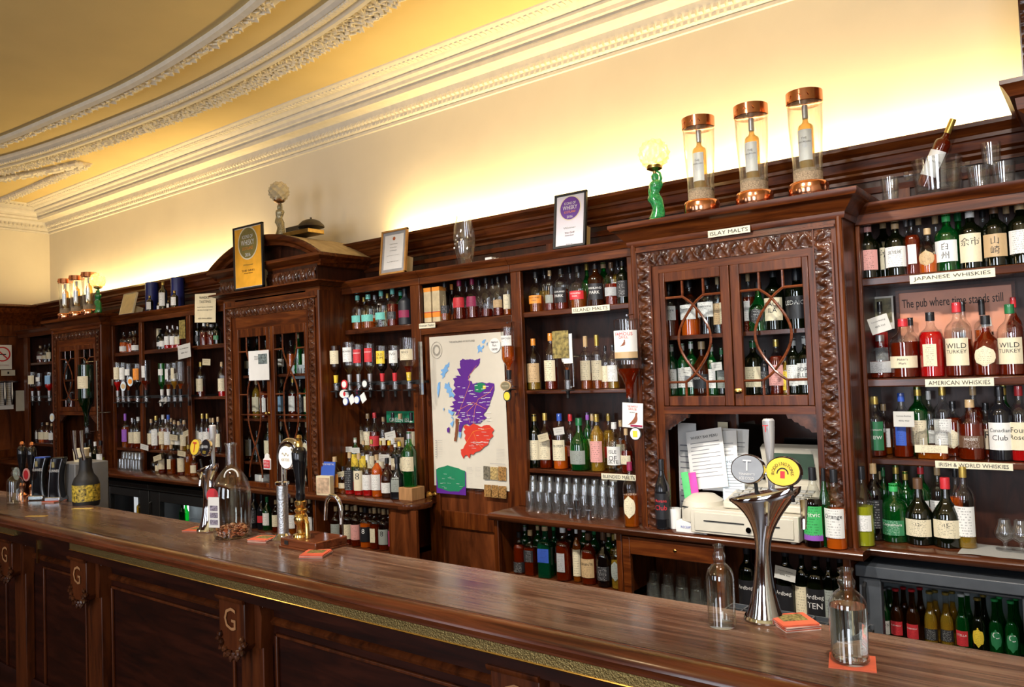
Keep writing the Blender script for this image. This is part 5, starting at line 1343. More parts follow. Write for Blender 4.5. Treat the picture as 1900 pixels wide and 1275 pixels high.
MB().box(-.0, w * .42, -.004, -.002, h * .05, h * .38).build('photo', pbr('castle_photo', (.16, .2, .2), .4, var=.8, vs=(30, 30, 30)), t)
for px, py, lb in ((487, 880, 'white folded packet lying at the bottom of the tall glazed cabinet'),):
    o = MB().box(-.05, .05, -.03, .03, 0, .045).build('packet', PAPER, None); o.location = (xat(px, 3.42, .99, .02), 3.42, .99); tag(o, lb, 'packet')
card('gift_poster', 'tall orange and cream carton poster on the top shelf of the long bay', 'carton', 276, 612, 297, 652, 3.62, CREAMP, [('ORIGINAL', .3, .7, .1, flat('o'))], 0, .03)
card('white_poster', 'tall white notice behind the lower bottles of the long bay', 'notice', 353, 750, 392, 825, 3.672, PAPER, [('WHISKY LIST', .42, .7, .03, None)])
card('price_list', 'white notice behind the middle bottles of the long bay', 'notice', 350, 672, 378, 730, 3.672, PAPER, [])
card('photo_card', 'sepia photograph pinned to the top partition of the long bay', 'photograph', 332, 595, 344, 628, 3.45, pbr('sepia_photo', (.22, .17, .05), .4), [])
o = MB().lathe([(0, .055), (.006, .058), (.007, .05)], n=30, ax=(0, -1, 0)).build('brass_plate_disc', OLDBRASS); o.location = atY(243, 622, 3.66); tag(o, 'round dark brass plate standing behind the first bottles of the top shelf', 'plate')
# swan neck spout
p = atY(635, 1027, 2.2); sw = thing('swan_neck_tap', 'slim chrome swan neck water spout between counter and bar', 'tap', (p.x, 2.2, .905))
P_ = [(0, 0, 0)] + [(0, 0, .20)] + [(0 - .05 + .05 * cos(a), 0, .25 + .06 * sin(a)) for a in [i * pi / 8 for i in range(9)]] + [(-.105, 0, .20)]
MB().tube(P_, .009, 12).build('spout', CHROME, sw); MB().lathe([(-.03, .02), (0, .018), (.02, .013), (.03, .01)], n=20).build('base', CHROME, sw)
sk = MB().box(-4.0, -2.2, 2.285, 2.60, .84, .87).build('sink_ledge', STEEL, None); tag(sk, 'low steel sink ledge behind the bar under the swan neck spout', 'sink')

# ======================= things on the bar =======================
VB = [(0, .38), (.01, .43), (.04, .44), (.05, .425), (.58, .44), (.64, .425), (.70, .36), (.75, .25), (.775, .17), (.80, .175), (.84, .205), (.87, .2), (.905, .155), (.92, .14), (.95, .15), (.985, .16), (.99, .18), (1, .18), (1, .155), (.95, .132), (.91, .14), (.87, .185), (.84, .19), (.805, .16), (.775, .155), (.745, .235), (.695, .345), (.635, .41), (.575, .426), (.06, .41), (.035, .39), (.03, .1)]
def carafe(px, py, top, wpx, label, water=None, mark=None):
    p = atZ(px, py, BZ); dep = (p - EYE).dot(FW); w = wpx * dep / FPX; H = (atY(px, top, p.y).z - BZ); s = w / .88
    t = thing('water_bottle', label, 'bottle', (p.x, p.y, BZ + .0005), 0, 'glass water bottles on the bar')
    MB().lathe([(z * H, r * s) for z, r in VB], n=48).build('glass_body', RGLASS, t, smooth=60)
    if water:
        zs = [(.04, .385), (.065, .408), (water, .423)]; MB().lathe([(z * H, r * s) for z, r in zs], n=48).build('water', WATER, t, smooth=60)
    if mark: lettering(mark, (0, -.442 * s, H * .26), (1, 0, 0), (0, 0, 1), .03, pbr('etched_mark', (.7, .7, .7), .5), t)
    return t, p, s, H
t1 = carafe(1340, 1162, 1012, 52, 'empty clear glass bottle with bulbous neck beside the chrome tap')
t2 = carafe(1578, 1229, 1058, 68, 'clear glass bottle two thirds full of water standing on a red beer mat', .60, 'Strathmore')
tm = MB().obox((0, 0, .0012), (.047, .012, 0), (-.012, .047, 0), (0, 0, .0012)).build('beer_mat', pbr('coral_beer_mat', (.72, .13, .06), .6, var=.15), None, bevel=.0); tm.location = (t2[1].x + .004, t2[1].y, BZ); tag(tm, 'coral red beer mat under the bottle of water', 'beer mat'); t2[0].location.z = BZ + .0025
carafe(28, 934, 868, 27, 'small empty glass bottle with bulbous neck at the far end of the bar')
# big open carboy with coins
p = atZ(432, 996, BZ); dep = (p - EYE).dot(FW); s = 68 * dep / FPX / 2; H = atY(430, 868, p.y).z - BZ
cb = thing('carboy', 'big glass bottle with slanted cut mouth holding copper coins on the bar', 'bottle', (p.x, p.y, BZ + .0005), R(20))
HB = atY(430, 868, p.y).z - BZ; HN = atY(427, 822, p.y).z - BZ
WL = [(0, .86), (.01, .95), (.04, 1), (.60, 1), (.72, .96), (.82, .84), (.91, .64), (.98, .42), (1.0, .34)]
CP = [(z * HB, r_ * s) for z, r_ in WL] + [(HB + .02, s * .28), (HN - .012, s * .27), (HN - .01, s * .33), (HN, s * .33), (HN, s * .23), (HB + .02, s * .24)] + [(z * HB - .002, r_ * s - .004) for z, r_ in WL[::-1][:-2]] + [(.008, s * .9), (.006, .01)]
MB().lathe(CP, n=48).build('glass_body', RGLASS, cb, smooth=60)
MB().tube([(s * .38 + .026 * cos(a), -s * .5 + .012 * cos(a), HB * .88 + .034 * sin(a)) for a in [i * pi / 12 for i in range(13)]], .0035, 8).build('pale_rim', PAPER, cb)
co = MB(); rr = random.Random(2)
for i in range(300):
    a = rr.uniform(0, 2 * pi); q0 = (s - .012) * math.sqrt(rr.random()) * .93; v = Vector((rr.uniform(-.7, .7), rr.uniform(-.7, .7), 1)).normalized()
    co.lathe([(0, .010), (.0016, .010)], c=(q0 * cos(a), q0 * sin(a), .008 + rr.uniform(0, .05) * (1 - .4 * q0 / s)), n=10, ax=v)
cn = co.build('coin_heap', pbr('copper_coins', (.85, .42, .27), .3, 1, var=.35, vs=(80, 80, 80)), cb); cn['kind'] = 'stuff'
nt_ = MB().box(-.028, .028, -.001, .001, 0, .13).build('taped_notice', PAPER, cb); nt_.location = (-.03, -s - .002, .055); nt_.rotation_euler = (0, 0, 0)
for z in (.012, .042, .072): MB().box(-.02, .02, -.002, -.001, z, z + .022).build('notice_photo', pbr('notice_photo', (.25, .22, .28), .4, var=.8, vs=(60, 60, 60)), nt_)
em = MB().lathe([(0, .03), (.002, .03)], n=24, ax=(0, -1, 0)).build('red_badge', flat('r'), cb); em.location = (-.05, -s * .8, .19)
def squash(mb, zc, k=.8): mb.v = [(x, y, zc + (z - zc) * k) for x, y, z in mb.v]
# chrome tulip fonts
def font(px, py, label, badges, wtop=.108, hh=.325, lev=True, facing=0):
    p = atZ(px, py, BZ); t = thing('beer_font', label, 'beer tap', (p.x, p.y, BZ), R(facing))
    n = 36; m = 30
    def f(a, b):
        th = 2 * pi * a; z = b * hh; base = .03 * (1 - b) ** 4
        rx = .0175 + base + (wtop - .0175) * max(0, (b - .45) / .55) ** 2.6; ry = .016 + base + .022 * max(0, (b - .45) / .55) ** 2
        if b > .97: k = (b - .97) / .03; rx *= (1 - .10 * k); ry *= (1 - .25 * k)
        lift = .022 * (cos(th)) * max(0, (b - .7) / .3) ** 2
        yo = -.012 * b; xo = .018 * b * b
        return (rx * cos(th) + xo, ry * sin(th) + yo, z + lift + .012)
    MB().grid(n, m, f).build('column', CHROME, t, smooth=70)
    MB().lathe([(0, .052), (.006, .055), (.012, .052)], n=32).build('base_ring', CHROME, t)
    def cap_(a, b):
        x, y, z = f(a, 1.0); return (.018 + (x - .018) * (1 - b), -.012 + (y + .012) * (1 - b), z + .006 * sin(b * pi / 2) - .022 * cos(2 * pi * a) * b * 1)
    MB().grid(n, 6, cap_).build('top_dish', CHROME, t, smooth=70)
    for x, dz, mat, txt, shp in badges:
        st_ = MB().tube([(x, -.02, hh - .005), (x, -.03, hh + .05)], .005, 10).build('badge_stem', BLACKM, t)
        bd_ = MB().lathe([(0, .047), (.006, .049), (.014, .047)], c=(x - .012, -.034, hh + dz), n=40, ax=(-.1, -1, .12)); squash(bd_, hh + dz); bd_ = bd_.build('badge', CHROME, t); fa = Vector((-.1, -1, .12)).normalized(); c0 = Vector((x - .012, -.034, hh + dz)) + fa * .0142
        bd_.scale = (1, 1, 1)
        fc = MB().lathe([(0, .044), (.001, .044)], c=c0, n=40, ax=fa); squash(fc, c0.z); fc.build('badge_face', mat, t)
        ux = Vector((1, -.1, 0)).normalized(); uz = fa.cross(ux) * -1; uz = uz if uz.z > 0 else -uz
        for tx, du, dv, w_, h_, mt in txt: lettering(tx, c0 + fa * .001 + ux * du + uz * dv, ux, uz, w_, mt, t, height=h_)
        if shp:
            vs = [c0 + fa * .0018 + ux * (r_ * cos(th)) + uz * (r_ * sin(th) - .006) for r_ in (.013, .016) for th in [pi * i / 16 for i in range(17)]]
            MB().add(vs, [(i, i + 1, i + 18, i + 17) for i in range(16)]).build('printed_arch', INK, t, smooth=0); o_ = MB().obox(c0 + fa * .0016 - uz * .008, ux * .006, fa * .0002, uz * .009); o_.build('printed_barrel', flat('r'), t)
            for i, ch in enumerate('BODDINGTONS'):
                th = pi * (1 - i / 10); q0 = c0 + ux * (.026 * cos(th)) + uz * (.026 * sin(th) - .006); uu = ux * sin(th) - uz * cos(th); ww = ux * cos(th) + uz * sin(th)
                lettering(ch, q0 + fa * .001, uu, ww, None, INK, t, height=.008)
        MB().tube([(x + .03, -.03, hh), (x + .035, -.05, hh - .03), (x + .035, -.055, hh - .065)], [.010, .008, .006], 10).build('nozzle', CHROME, t)
    if lev:
        MB().lathe([(0, .008), (.09, .009), (.15, .014), (.20, .016), (.205, .012)], c=(.03, .01, hh), n=20).build('lever', pbr('white_lever', (.75, .75, .77), .15, .6), t)
        lettering('T', (.028, -.008, hh + .18), (1, 0, 0), (0, 0, 1), .014, flat('r'), t, height=.018)
    return t
f1 = font(1420, 1150, 'chrome flared beer font with grey and yellow oval badges on the bar', [(.002, .075, pbr('badge_grey', (.3, .32, .35), .3), [('T', 0, .010, .022, .028, PAPER), ("TENNENT'S", 0, -.013, .045, .005, PAPER), ('ICE COLD', 0, -.024, .04, .007, PAPER)], None),
    (.095, .073, flat('y'), [], 'arch')])
f2 = font(388, 985, 'dark chrome flared beer font with round black and yellow badges beside the carboy', [(-.01, .105, flat('y'), [('T', -.0, .0, .03, .045, flat('r'))], None), (.075, .105, BLACK, [('BELHAVEN', 0, .005, .06, .012, PAPER), ('GOLD', 0, -.02, .03, .012, flat('y'))], None)], wtop=.085, hh=.28)
# arched chrome lager font with illuminated disc
p = atZ(526, 1002, BZ); ar = thing('arched_font', 'arched chrome beer font with glowing round sign and frosted column', 'beer tap', (p.x, p.y, BZ))
MB().lathe([(0, .045), (.008, .048), (.02, .03), (.03, .024)], n=32).build('base', CHROME, ar)
MB().lathe([(.03, .0235), (.235, .0235)], n=32).build('frosted_column', pbr('frosted_steel', (.62, .64, .66), .35, 1, var=.3, vs=(90, 90, 90), bump=.6, bs=150), ar)
MB().lathe([(.232, .027), (.236, .03), (.246, .03), (.25, .024)], n=32).build('collar', CHROME, ar)
AP = [(0, 0, .245), (0, 0, .355)] + [(.064 - .064 * cos(a), 0, .355 + .062 * sin(a)) for a in [i * pi / 12 for i in range(1, 13)]] + [(.128, 0, .30), (.128, 0, .265)]
MB().tube(AP, .019, 18).build('arch_pipe', CHROME, ar, smooth=60); MB().lathe([(-.04, .013), (-.02, .02), (0, .024), (.02, .02)], c=(.128, 0, .262), n=24).build('tap_head', CHROME, ar); MB().tube([(.128, 0, .225), (.128, -.004, .165)], [.009, .007], 12).build('nozzle', STEEL, ar)
MB().lathe([(0, .052), (.03, .052), (.034, .049)], c=(.064, .01, .355), n=40, ax=(0, -1, 0)).build('sign_drum', CHROME, ar); sf = MB().lathe([(.034, .047), (.036, .047)], c=(.064, .01, .355), n=40, ax=(0, -1, 0)).build('lit_sign', pbr('lit_white_sign', (.95, .95, .9), .3, emit=.3, var=.01), ar)
lettering('ARTOIS', (.064, -.0262, .345), (1, 0, 0), (0, 0, 1), .055, pbr('sign_gold', (.35, .25, .1), .5), sf, height=.012)
MB().tube([(.042 + .044 * i / 10, -.0275, .368 + .006 * sin(i * pi / 5 * 2)) for i in range(11)], .0012, 5).build('printed_crest', pbr('sign_gold', (.35, .25, .1), .5), sf)
bg = MB().prism([(-.024, -.03), (.024, -.03), (.026, .012), (.016, .02), (.014, .032), (0, .038), (-.014, .032), (-.016, .02), (-.026, .012)], -.004, 0).build('side_badge', PAPER, ar); bg.location = (-.055, -.03, .33)
MB().box(-.021, .021, -.006, -.004, -.024, .01).build('red_field', flat('r'), bg); lettering('STELLA', (0, -.006, .001), (1, 0, 0), (0, 0, 1), .034, PAPER, bg, height=.009); lettering('ARTOIS', (0, -.006, -.013), (1, 0, 0), (0, 0, 1), .034, PAPER, bg, height=.009)
# hand pump in its wooden box
p = atZ(560, 1013, BZ); hp = thing('hand_pump', 'black handled beer pump with brass collar on a wooden box', 'hand pump', (p.x, p.y, BZ), R(0)); hp.scale = (1, 1, 1.1)
MB().box(-.06, .165, -.06, .10, .006, .036).build('wooden_box', MNOSE, hp, bevel=.004); MB().box(-.065, .17, -.065, .105, 0, .008).build('plinth', MNOSE, hp, bevel=.002); MB().box(-.03, -.007, -.0625, -.06, .014, .028).build('name_plate', INK, hp)
MB().lathe([(.036, .036), (.044, .034), (.05, .02), (.075, .018), (.085, .026), (.10, .03), (.115, .024), (.12, .02), (.13, .026), (.135, .026), (.14, .018), (.15, .024), (.165, .024), (.17, .018)], c=(0, 0, 0), n=32).build('brass_column', BRASS, hp, smooth=50)
MB().tube([(0, -.0, .10), (.05, -.015, .105), (.062, -.018, .09), (.062, -.018, .038)], [.009, .009, .009, .011], 12).build('brass_pipe', BRASS, hp)
MB().lathe([(.165, .014), (.18, .02), (.20, .017), (.25, .020), (.31, .030), (.345, .032), (.36, .024), (.368, .012)], c=(0, 0, 0), n=32).build('handle', BLACK, hp, smooth=60)
MB().lathe([(.366, .014), (.38, .015), (.39, .010), (.40, .013), (.41, .009), (.412, .003)], c=(0, 0, 0), n=24).build('finial', BRASS, hp)
# blue topped dispenser behind
p = atY(548, 860, 2.35); sd = thing('soda_tap', 'slim black tap with dark blue dome behind the arched font', 'tap', (p.x - .1, 2.35, .995)); MB().lathe([(-.125, .02), (-.12, .009), (.12, .009), (.125, .02), (.15, .034), (.165, .03), (.175, .012)], n=24).build('body', pbr('dark_blue_cap', (.01, .015, .06), .2), sd)
# beer mats
def mats(px, py, nn, label, rz, mk=('r', 'w'), w=.047):
    p = atZ(px, py, BZ)
    for i in range(nn):
        o = MB().obox((0, 0, 0), (w, 0, 0), (0, w, 0), (0, 0, .0011)).build('beer_mat', pbr('coral_beer_mat', (.72, .13, .06), .6) if i == nn - 1 or i % 2 else pbr('pale_beer_mat', (.7, .5, .42), .7, var=.15), None)
        o.location = (p.x + random.uniform(-.003, .003), p.y + random.uniform(-.003, .003), BZ + .0013 + i * .0026); o.rotation_euler = (0, 0, rz + random.uniform(-.08, .08))
        if i == nn - 1: MB().obox((0, .01, .0013), (w * .7, 0, 0), (0, w * .55, 0), (0, 0, .0002)).build('printed_picture', pbr('mat_print', (.2, .16, .05), .5, var=.9, vs=(40, 40, 40)), o)
        tag(o, label.replace('square beer mat in', 'topmost square beer mat of').replace('square beer mat behind', 'upper square beer mat behind') if i == nn - 1 else label.replace('square', 'lower square'), 'beer mat', 'beer mats in the stack at ' + label.split(' the ')[-1])
mats(1474, 1161, 7, 'square beer mat in the stack beside the flared chrome font', .75); mats(586, 1031, 5, 'square beer mat in the stack before the hand pump', .5); mats(489, 1002, 4, 'square beer mat in the stack between carboy and arched font', .3); mats(366, 983, 2, 'square beer mat behind the dark chrome font', .4); mats(101, 931, 3, 'square beer mat in the stack at the black fonts', .4)
for px, py, lb in ((68, 958, 'thin yellow card lying near the bar edge before the black fonts'), (153, 944, 'thin yellow card lying beyond the black jar on the bar')):
    p = atZ(px, py, BZ); o = MB().box(-.06, .06, -.012, .012, 0, .002).build('paper_slip', pbr('yellow_card', (.7, .48, .12), .6), None); o.location = p; o.rotation_euler = (0, 0, .5); tag(o, lb, 'card')
# stout fonts
for px, py, bl, lb in ((75, 927, 1, 'tall black curved stout font with blue top band'), (106, 930, 0, 'tall black curved stout font without blue band')):
    p = atZ(px, py, BZ); t = thing('stout_font', lb, 'beer tap', (p.x, p.y, BZ), R(32), 'stout fonts')
    def sf_(a, b): th = 2 * pi * a; c_, s_2 = cos(th), sin(th); w_ = .042 - .012 * sin(b * 2.6); return (w_ * abs(c_) ** .35 * (1 if c_ > 0 else -1) + .03 * (b - .3) ** 2 * 1.5, .03 * abs(s_2) ** .35 * (1 if s_2 > 0 else -1), b * .235 + .02)
    MB().grid(32, 16, sf_).build('body', BLACK, t, smooth=50); MB().obox((.02, 0, .257), (.034, 0, 0), (0, .026, 0), (0, 0, .006)).build('top_cap', flat('b') if bl else BLACKM, t, bevel=.003)
    MB().box(-.055, .045, -.04, .04, 0, .03).build('base', STEEL, t, bevel=.006)
    for sx in (-.040, .038): MB().tube([(sx + .03 * (b - .3) ** 2 * 1.5 - (.010 * sin(b * 2.6) if sx > 0 else -.010 * sin(b * 2.6)), -.025, b * .235 + .02) for b in [i / 12 for i in range(13)]], .003, 6).build('silver_edge', STEEL, t)
    lettering('GUINNESS', (.006, -.0312, .185), (1, 0, 0), (0, 0, 1), .064, PAPER, t, height=.016)
    MB().box(-.008, .008, -.032, -.030, .205, .238).build('harp_emblem', flat('d') if 0 else pbr('dull_gold', (.3, .25, .1), .4), t)
gb = MB().box(-.10, .14, .0, .2, 0, .30).build('ice_machine', pbr('grey_machine', (.16, .16, .16), .5, var=.06), None, bevel=.006); p = atZ(118, 927, BZ); gb.location = (p.x, 2.12, BZ - .08); tag(gb, 'plain grey appliance behind the black stout fonts', 'appliance')
# two black hand pumps with copper finials and round badges
for px, pz, lb in ((41, 922, 'tall black hand pump with copper finial, nearer the far wall'), (59, 922, 'tall black hand pump with copper finial, beside the stout fonts')):
    p = atZ(px, pz, BZ); p.y = 2.03; X = xat(px, 2.03, BZ, .2); t = thing('hand_pump', lb, 'hand pump', (X, 2.03, BZ), 0, 'black hand pumps'); t.scale = (.8, .8, .75)
    MB().lathe([(0, .04), (.02, .04), (.04, .018), (.08, .018), (.10, .024), (.12, .016)], n=24).build('copper_base', COPPER, t); MB().lathe([(.12, .014), (.16, .016), (.25, .024), (.36, .034), (.41, .034), (.43, .02)], n=24).build('handle', BLACK, t, smooth=60)
    MB().lathe([(.43, .014), (.445, .02), (.46, .016), (.47, .004)], n=20).build('finial', COPPER, t)
    k = 'e' if px == 41 else 'p'; b = MB().lathe([(0, .042), (.006, .042)], c=(.09 if px == 41 else .09, -.07, .17), n=28, ax=(.2, -1, 0)).build('pump_badge', flat(k), t); b.scale = (1, 1, 1.25)
    MB().lathe([(.006, .03), (.007, .03)], c=(.09 if px == 41 else .09, -.07, .17), n=28, ax=(.2, -1, 0)).build('badge_centre', flat('e' if px == 41 else 'r'), t).scale = (1, 1, 1.25)
# black jar shaped keg font with colourful wrap and two chrome lever taps
p = atZ(140, 938, BZ); t = thing('keg_font', 'squat black font with colourful wrap and two tall chrome levers', 'beer tap', (p.x, p.y + .06, BZ - .01))
MB().lathe([(0, .068), (.02, .072), (.13, .072), (.16, .062), (.185, .042), (.22, .034), (.28, .034), (.285, .02)], n=32).build('body', BLACKM, t, smooth=50)
MB().lathe([(.03, .0735), (.125, .0735)], n=32, close=False).build('colour_wrap', pbr('colourful_wrap', (.45, .33, .04), .4, var=1.0, vs=(25, 25, 25)), t)
for x in (-.04, .05): MB().tube([(x, -.03, .27), (x, -.035, .30), (x - .004, -.04, .33), (x - .004, -.045, .44)], [.010, .008, .010, .017], 14).build('lever', CHROME, t)
# stacked tub and box behind the stout fonts
o = MB().lathe([(0, .04), (.07, .045), (.075, .047), (.08, .047)], n=24).build('plastic_tub', CREAMP); o.location = (gb.location.x + .0, 2.22, BZ + .22); tag(o, 'cream plastic tub on top of the plain grey appliance', 'tub')
# ======================= on top of the gantry =======================
def display(px, base_y, Y, top_y, label, group, z=2.391):
    X = xat(px, Y, z, .1); Ht = atY(px, top_y, Y).z - z; s = Ht / .43
    t = thing('bottle_display', label, 'display', (X, Y, z), 0, group); t.scale = (s, s, s)
    b = MB().lathe([(0, .074), (.006, .078), (.048, .078), (.056, .075), (.062, .066), (.064, .058)], n=48).build('copper_base', COPPER, t, smooth=40)
    for i in range(12): pass
    MB().lathe([(.064, .057), (.112, .057), (.114, .05)], n=40).build('cork_ring', CORKB, t)
    MB().lathe([(.10, .060), (.15, .058), (.20, .061), (.30, .066), (.385, .068), (.386, .0655), (.30, .0635), (.2, .0585), (.15, .0555), (.10, .0575)], n=48, close=False).build('glass_cylinder', DISH, t, smooth=60)
    MB().lathe([(.382, .067), (.384, .0715), (.43, .0715), (.432, .067), (.424, .064), (.386, .064)], n=48).build('copper_lid', COPPER, t, smooth=40)
    for dx in (-.035, 0, .03):
        MB().tube([(dx - .008, -.0715 * math.sqrt(max(0, 1 - (dx / .0715) ** 2)) - .0005, .40), (dx, -.0725 * math.sqrt(max(0, 1 - (dx / .0715) ** 2)), .412), (dx + .008, -.0715 * math.sqrt(max(0, 1 - (dx / .0715) ** 2)) - .0005, .40)], .002, 5).build('embossed_scroll', COPPER, t)
    # bottle inside is a thing of its own
    bl = bottle(X, Y, z + .115 * s, .031 * s, .262 * s, 't', 'c', 'y8', 'wT', 's', 'THE|MACALLAN', label.replace('copper display case', 'pale gold whisky bottle inside copper case').replace('tall copper and glass', ''), group + ' bottles')
for i, (px, ty, o) in enumerate(((1301, 219, 'nearest the green figure lamp'), (1399, 196, 'midway among the three above the till'), (1499, 171, 'nearest the japanese shelf'))):
    display(px, 0, 3.30, ty, 'copper display case ' + o, 'copper display cases')
for i, (px, ty, o) in enumerate(((122, 518, 'nearest the far wall'), (143, 512, 'in the middle of the far three'), (166, 506, 'nearest the far green lamp'))):
    display(px, 0, 3.40, ty, 'copper display case ' + o, 'copper display cases, far cabinet')
def petals(mb, c, R0, n=9, rows=7):
    c = Vector(c)
    for j in range(rows):
        ph = -1.0 + 2.1 * j / (rows - 1); k = max(3, int(n * cos(ph * .85)))
        for i in range(k):
            th = 2 * pi * (i + .5 * (j % 2)) / k; d = Vector((cos(th) * cos(ph), sin(th) * cos(ph), sin(ph)))
            u = d.cross(Vector((0, 0, 1))); u = u.normalized() if u.length > .01 else Vector((1, 0, 0)); v = d.cross(u).normalized(); a = R0 * .42
            P = [c + d * R0 * .82 + (u * cos(q0) + v * sin(q0)) * a * (1 if m % 2 else .72) for m, q0 in enumerate([2 * pi * w_ / 8 for w_ in range(8)])] + [c + d * R0 * 1.08]
            mb.add(P, [(m, (m + 1) % 8, 8) for m in range(8)])
    return mb
def figure_lamp(px, Y, z, top_y, label, bodymat, mount, shade, on=True):
    X = xat(px, Y, z, .1); Ht = atY(px, top_y, Y).z - z; s = Ht / .40
    t = thing('figure_lamp', label, 'lamp', (X, Y, z), 0); t.scale = (s, s, s)
    MB().lathe([(0, .048), (.008, .05), (.018, .036), (.026, .028)], n=28).build('foot', bodymat, t)
    # draped standing figure as one skin: legs, hips, waist, shoulders, raised head
    prof = [(a_, b_ * 1.45, c_) for a_, b_, c_ in [(.02, .030, 0), (.045, .026, .006), (.07, .022, .008), (.095, .024, .004), (.115, .029, -.003), (.135, .024, -.006), (.15, .018, -.004), (.17, .023, 0), (.19, .027, .003), (.205, .024, .003), (.215, .012, .002), (.225, .014, .0), (.24, .015, 0), (.25, .009, 0)]]
    n = 18; MB().grid(n, len(prof) - 1, lambda a, b: (lambda q0: (q0[1] * cos(2 * pi * a) + q0[2] * 1.5, q0[1] * .75 * sin(2 * pi * a) * (1 + .15 * sin(6 * pi * a)), q0[0]))(prof[int(round(b * (len(prof) - 1)))])).build('figure', bodymat, t, smooth=60)
    MB().tube([(.026, 0, .195), (.038, -.006, .22), (.028, 0, .25), (.01, 0, .262)], [.008, .007, .006, .005], 8).build('raised_arm', bodymat, t); MB().tube([(-.024, 0, .195), (-.036, .004, .17), (-.028, -.012, .14)], [.008, .007, .006], 8).build('lowered_arm', bodymat, t)
    MB().lathe([(.248, .008), (.262, .010), (.27, .030), (.275, .040), (.292, .040), (.294, .036)], n=28).build('gallery', mount, t)
    petals(MB(), (0, 0, .352), .078).build('petal_shade', shade, t, smooth=0)
    return t, X, s
SHADE = glassy('etched_yellow_glass', (.95, .9, .7), .06, .7, .45, (.95, .88, .6)); SHADE2 = glassy('etched_white_glass', (.9, .86, .75), .06, .7, .5, (.8, .72, .52))
GFIG = pbr('green_glass_figure', (.02, .22, .06), .12, var=.5, vs=(30, 30, 30), spec=.8); SFIG = pbr('weathered_silver_figure', (.36, .32, .2), .4, .5, var=.4, vs=(40, 40, 40))
for a in ((1217, 3.29, 2.391, 268, 'green glass figure lamp with petal shade beside the copper display cases', GFIG, OLDBRASS, SHADE), (182, 3.40, 2.391, 512, 'green glass figure lamp with petal shade on the far cabinet', GFIG, OLDBRASS, SHADE)):
    t, X, s = figure_lamp(*a)
    l = bpy.data.lights.new('petal_lamp_bulb', 'POINT'); l.energy = 2.2; l.color = (1, .8, .4); l.shadow_soft_size = .02; o = bpy.data.objects.new('petal_lamp_bulb', l); COL.objects.link(o); o.parent = t; o.location = (0, 0, .345)
figure_lamp(519, 3.42, 2.742, 344, 'unlit silver figure lamp with petal shade on top of the arched pediment', SFIG, pbr('bronze_mount', (.2, .1, .05), .3, 1), SHADE2)
# old bell and cap like lid on the pediment
p = xat(562, 3.45, 2.72, .05); t = thing('old_telephone_bell', 'old dark metal box with a dome bell on the arched pediment', 'bell', (p, 3.42, 2.70))
MB().box(-.11, .17, -.06, .08, .02, .05).build('base_plate', OLDBRASS, t, bevel=.003); MB().box(-.09, .06, -.05, .07, .05, .085).build('case', pbr('dull_bronze', (.08, .065, .045), .5, .6, var=.3), t, bevel=.003)
MB().lathe([(.0, .09), (.012, .088), (.04, .06), (.052, .03), (.055, .006), (.065, .008), (.07, .002)], c=(.13, 0, .065), n=32).build('dome', pbr('dull_bronze', (.08, .065, .045), .5, .6), t, smooth=60)
# framed certificates
def frame(px0, py0, px1, py1, Y, zbase, label, fm, mount, paper, deco, tilt=.12, fw=.012):
    a = atY(px0, py0, Y); b = atY(px1, py1, Y); w = abs(b.x - a.x); h = a.z - zbase
    t = thing('framed_certificate', label, 'framed certificate', ((a.x + b.x) / 2, Y, zbase + .001)); t.rotation_euler = (-tilt, 0, 0)
    f = MB()
    for q0 in ((-w / 2, -w / 2 + fw, 0, h), (w / 2 - fw, w / 2, 0, h), (-w / 2, w / 2, 0, fw), (-w / 2, w / 2, h - fw, h)): f.box(q0[0], q0[1], -.012, .006, q0[2], q0[3])
    f.build('frame', fm, t, bevel=.001); MB().box(-w / 2 + fw, w / 2 - fw, -.004, .004, fw, h - fw).build('mount', mount, t)
    pz = MB().box(-w / 2 + fw + paper[1], w / 2 - fw - paper[1], -.006, -.004, fw + paper[1], h - fw - paper[1]).build('sheet', paper[0], t)
    MB().obox((w * .3, .05, h * .22), (.002, 0, 0), (0, .05, 0), (0, 0, h * .2)).build('easel_back', CREAMP, t)
    deco(t, w, h, pz); return t
def icons(col, ring, names, hsc=1):
    def d(t, w, h, pz):
        c = (0, -.0065, h * .72); r_ = w * .30
        MB().lathe([(0, r_ * 1.12), (.0006, r_ * 1.12)], c=c, n=40, ax=(0, -1, 0)).build('seal_ring', ring, pz).scale = (1, 1, 1)
        MB().lathe([(.0006, r_ * 1.03), (.0012, r_ * 1.03)], c=c, n=40, ax=(0, -1, 0)).build('seal', col, pz)
        for s, dz, ww, hh, mt in (('ICONS OF', .022, 1.2, .012, PAPER), ('WHISKY', .002, 1.5, .019, PAPER), ('SCOTLAND', -.018, 1.2, .010, flat('o')), ('2016', -.04, .6, .012, PAPER)): lettering(s, (0, -.0077, c[2] + dz * w / .17), (1, 0, 0), (0, 0, 1), r_ * ww, mt, pz, height=hh * w / .17)
        for s, z, ww, hh, mt in names: lettering(s, (0, -.0063, h * z), (1, 0, 0), (0, 0, 1), w * ww, mt, pz, height=h * hh)
    return d
ORG = pbr('orange_certificate', (.85, .4, .03), .4, var=.18, vs=(3, 3, 3)); GRN_ = pbr('seal_olive', (.22, .18, .05), .4); PURP = pbr('seal_purple', (.12, .03, .3), .4)
frame(434, 425, 491, 535, 3.205, 2.363, 'black framed orange certificate leaning before the arched pediment', BLACKM, PAPER, (ORG, .004), icons(GRN_, flat('c'), [('Winner', .38, .35, .03, GRN_), ('THE GRILL', .29, .45, .03, INK), ('Aberdeen', .25, .3, .018, INK)]), .0)
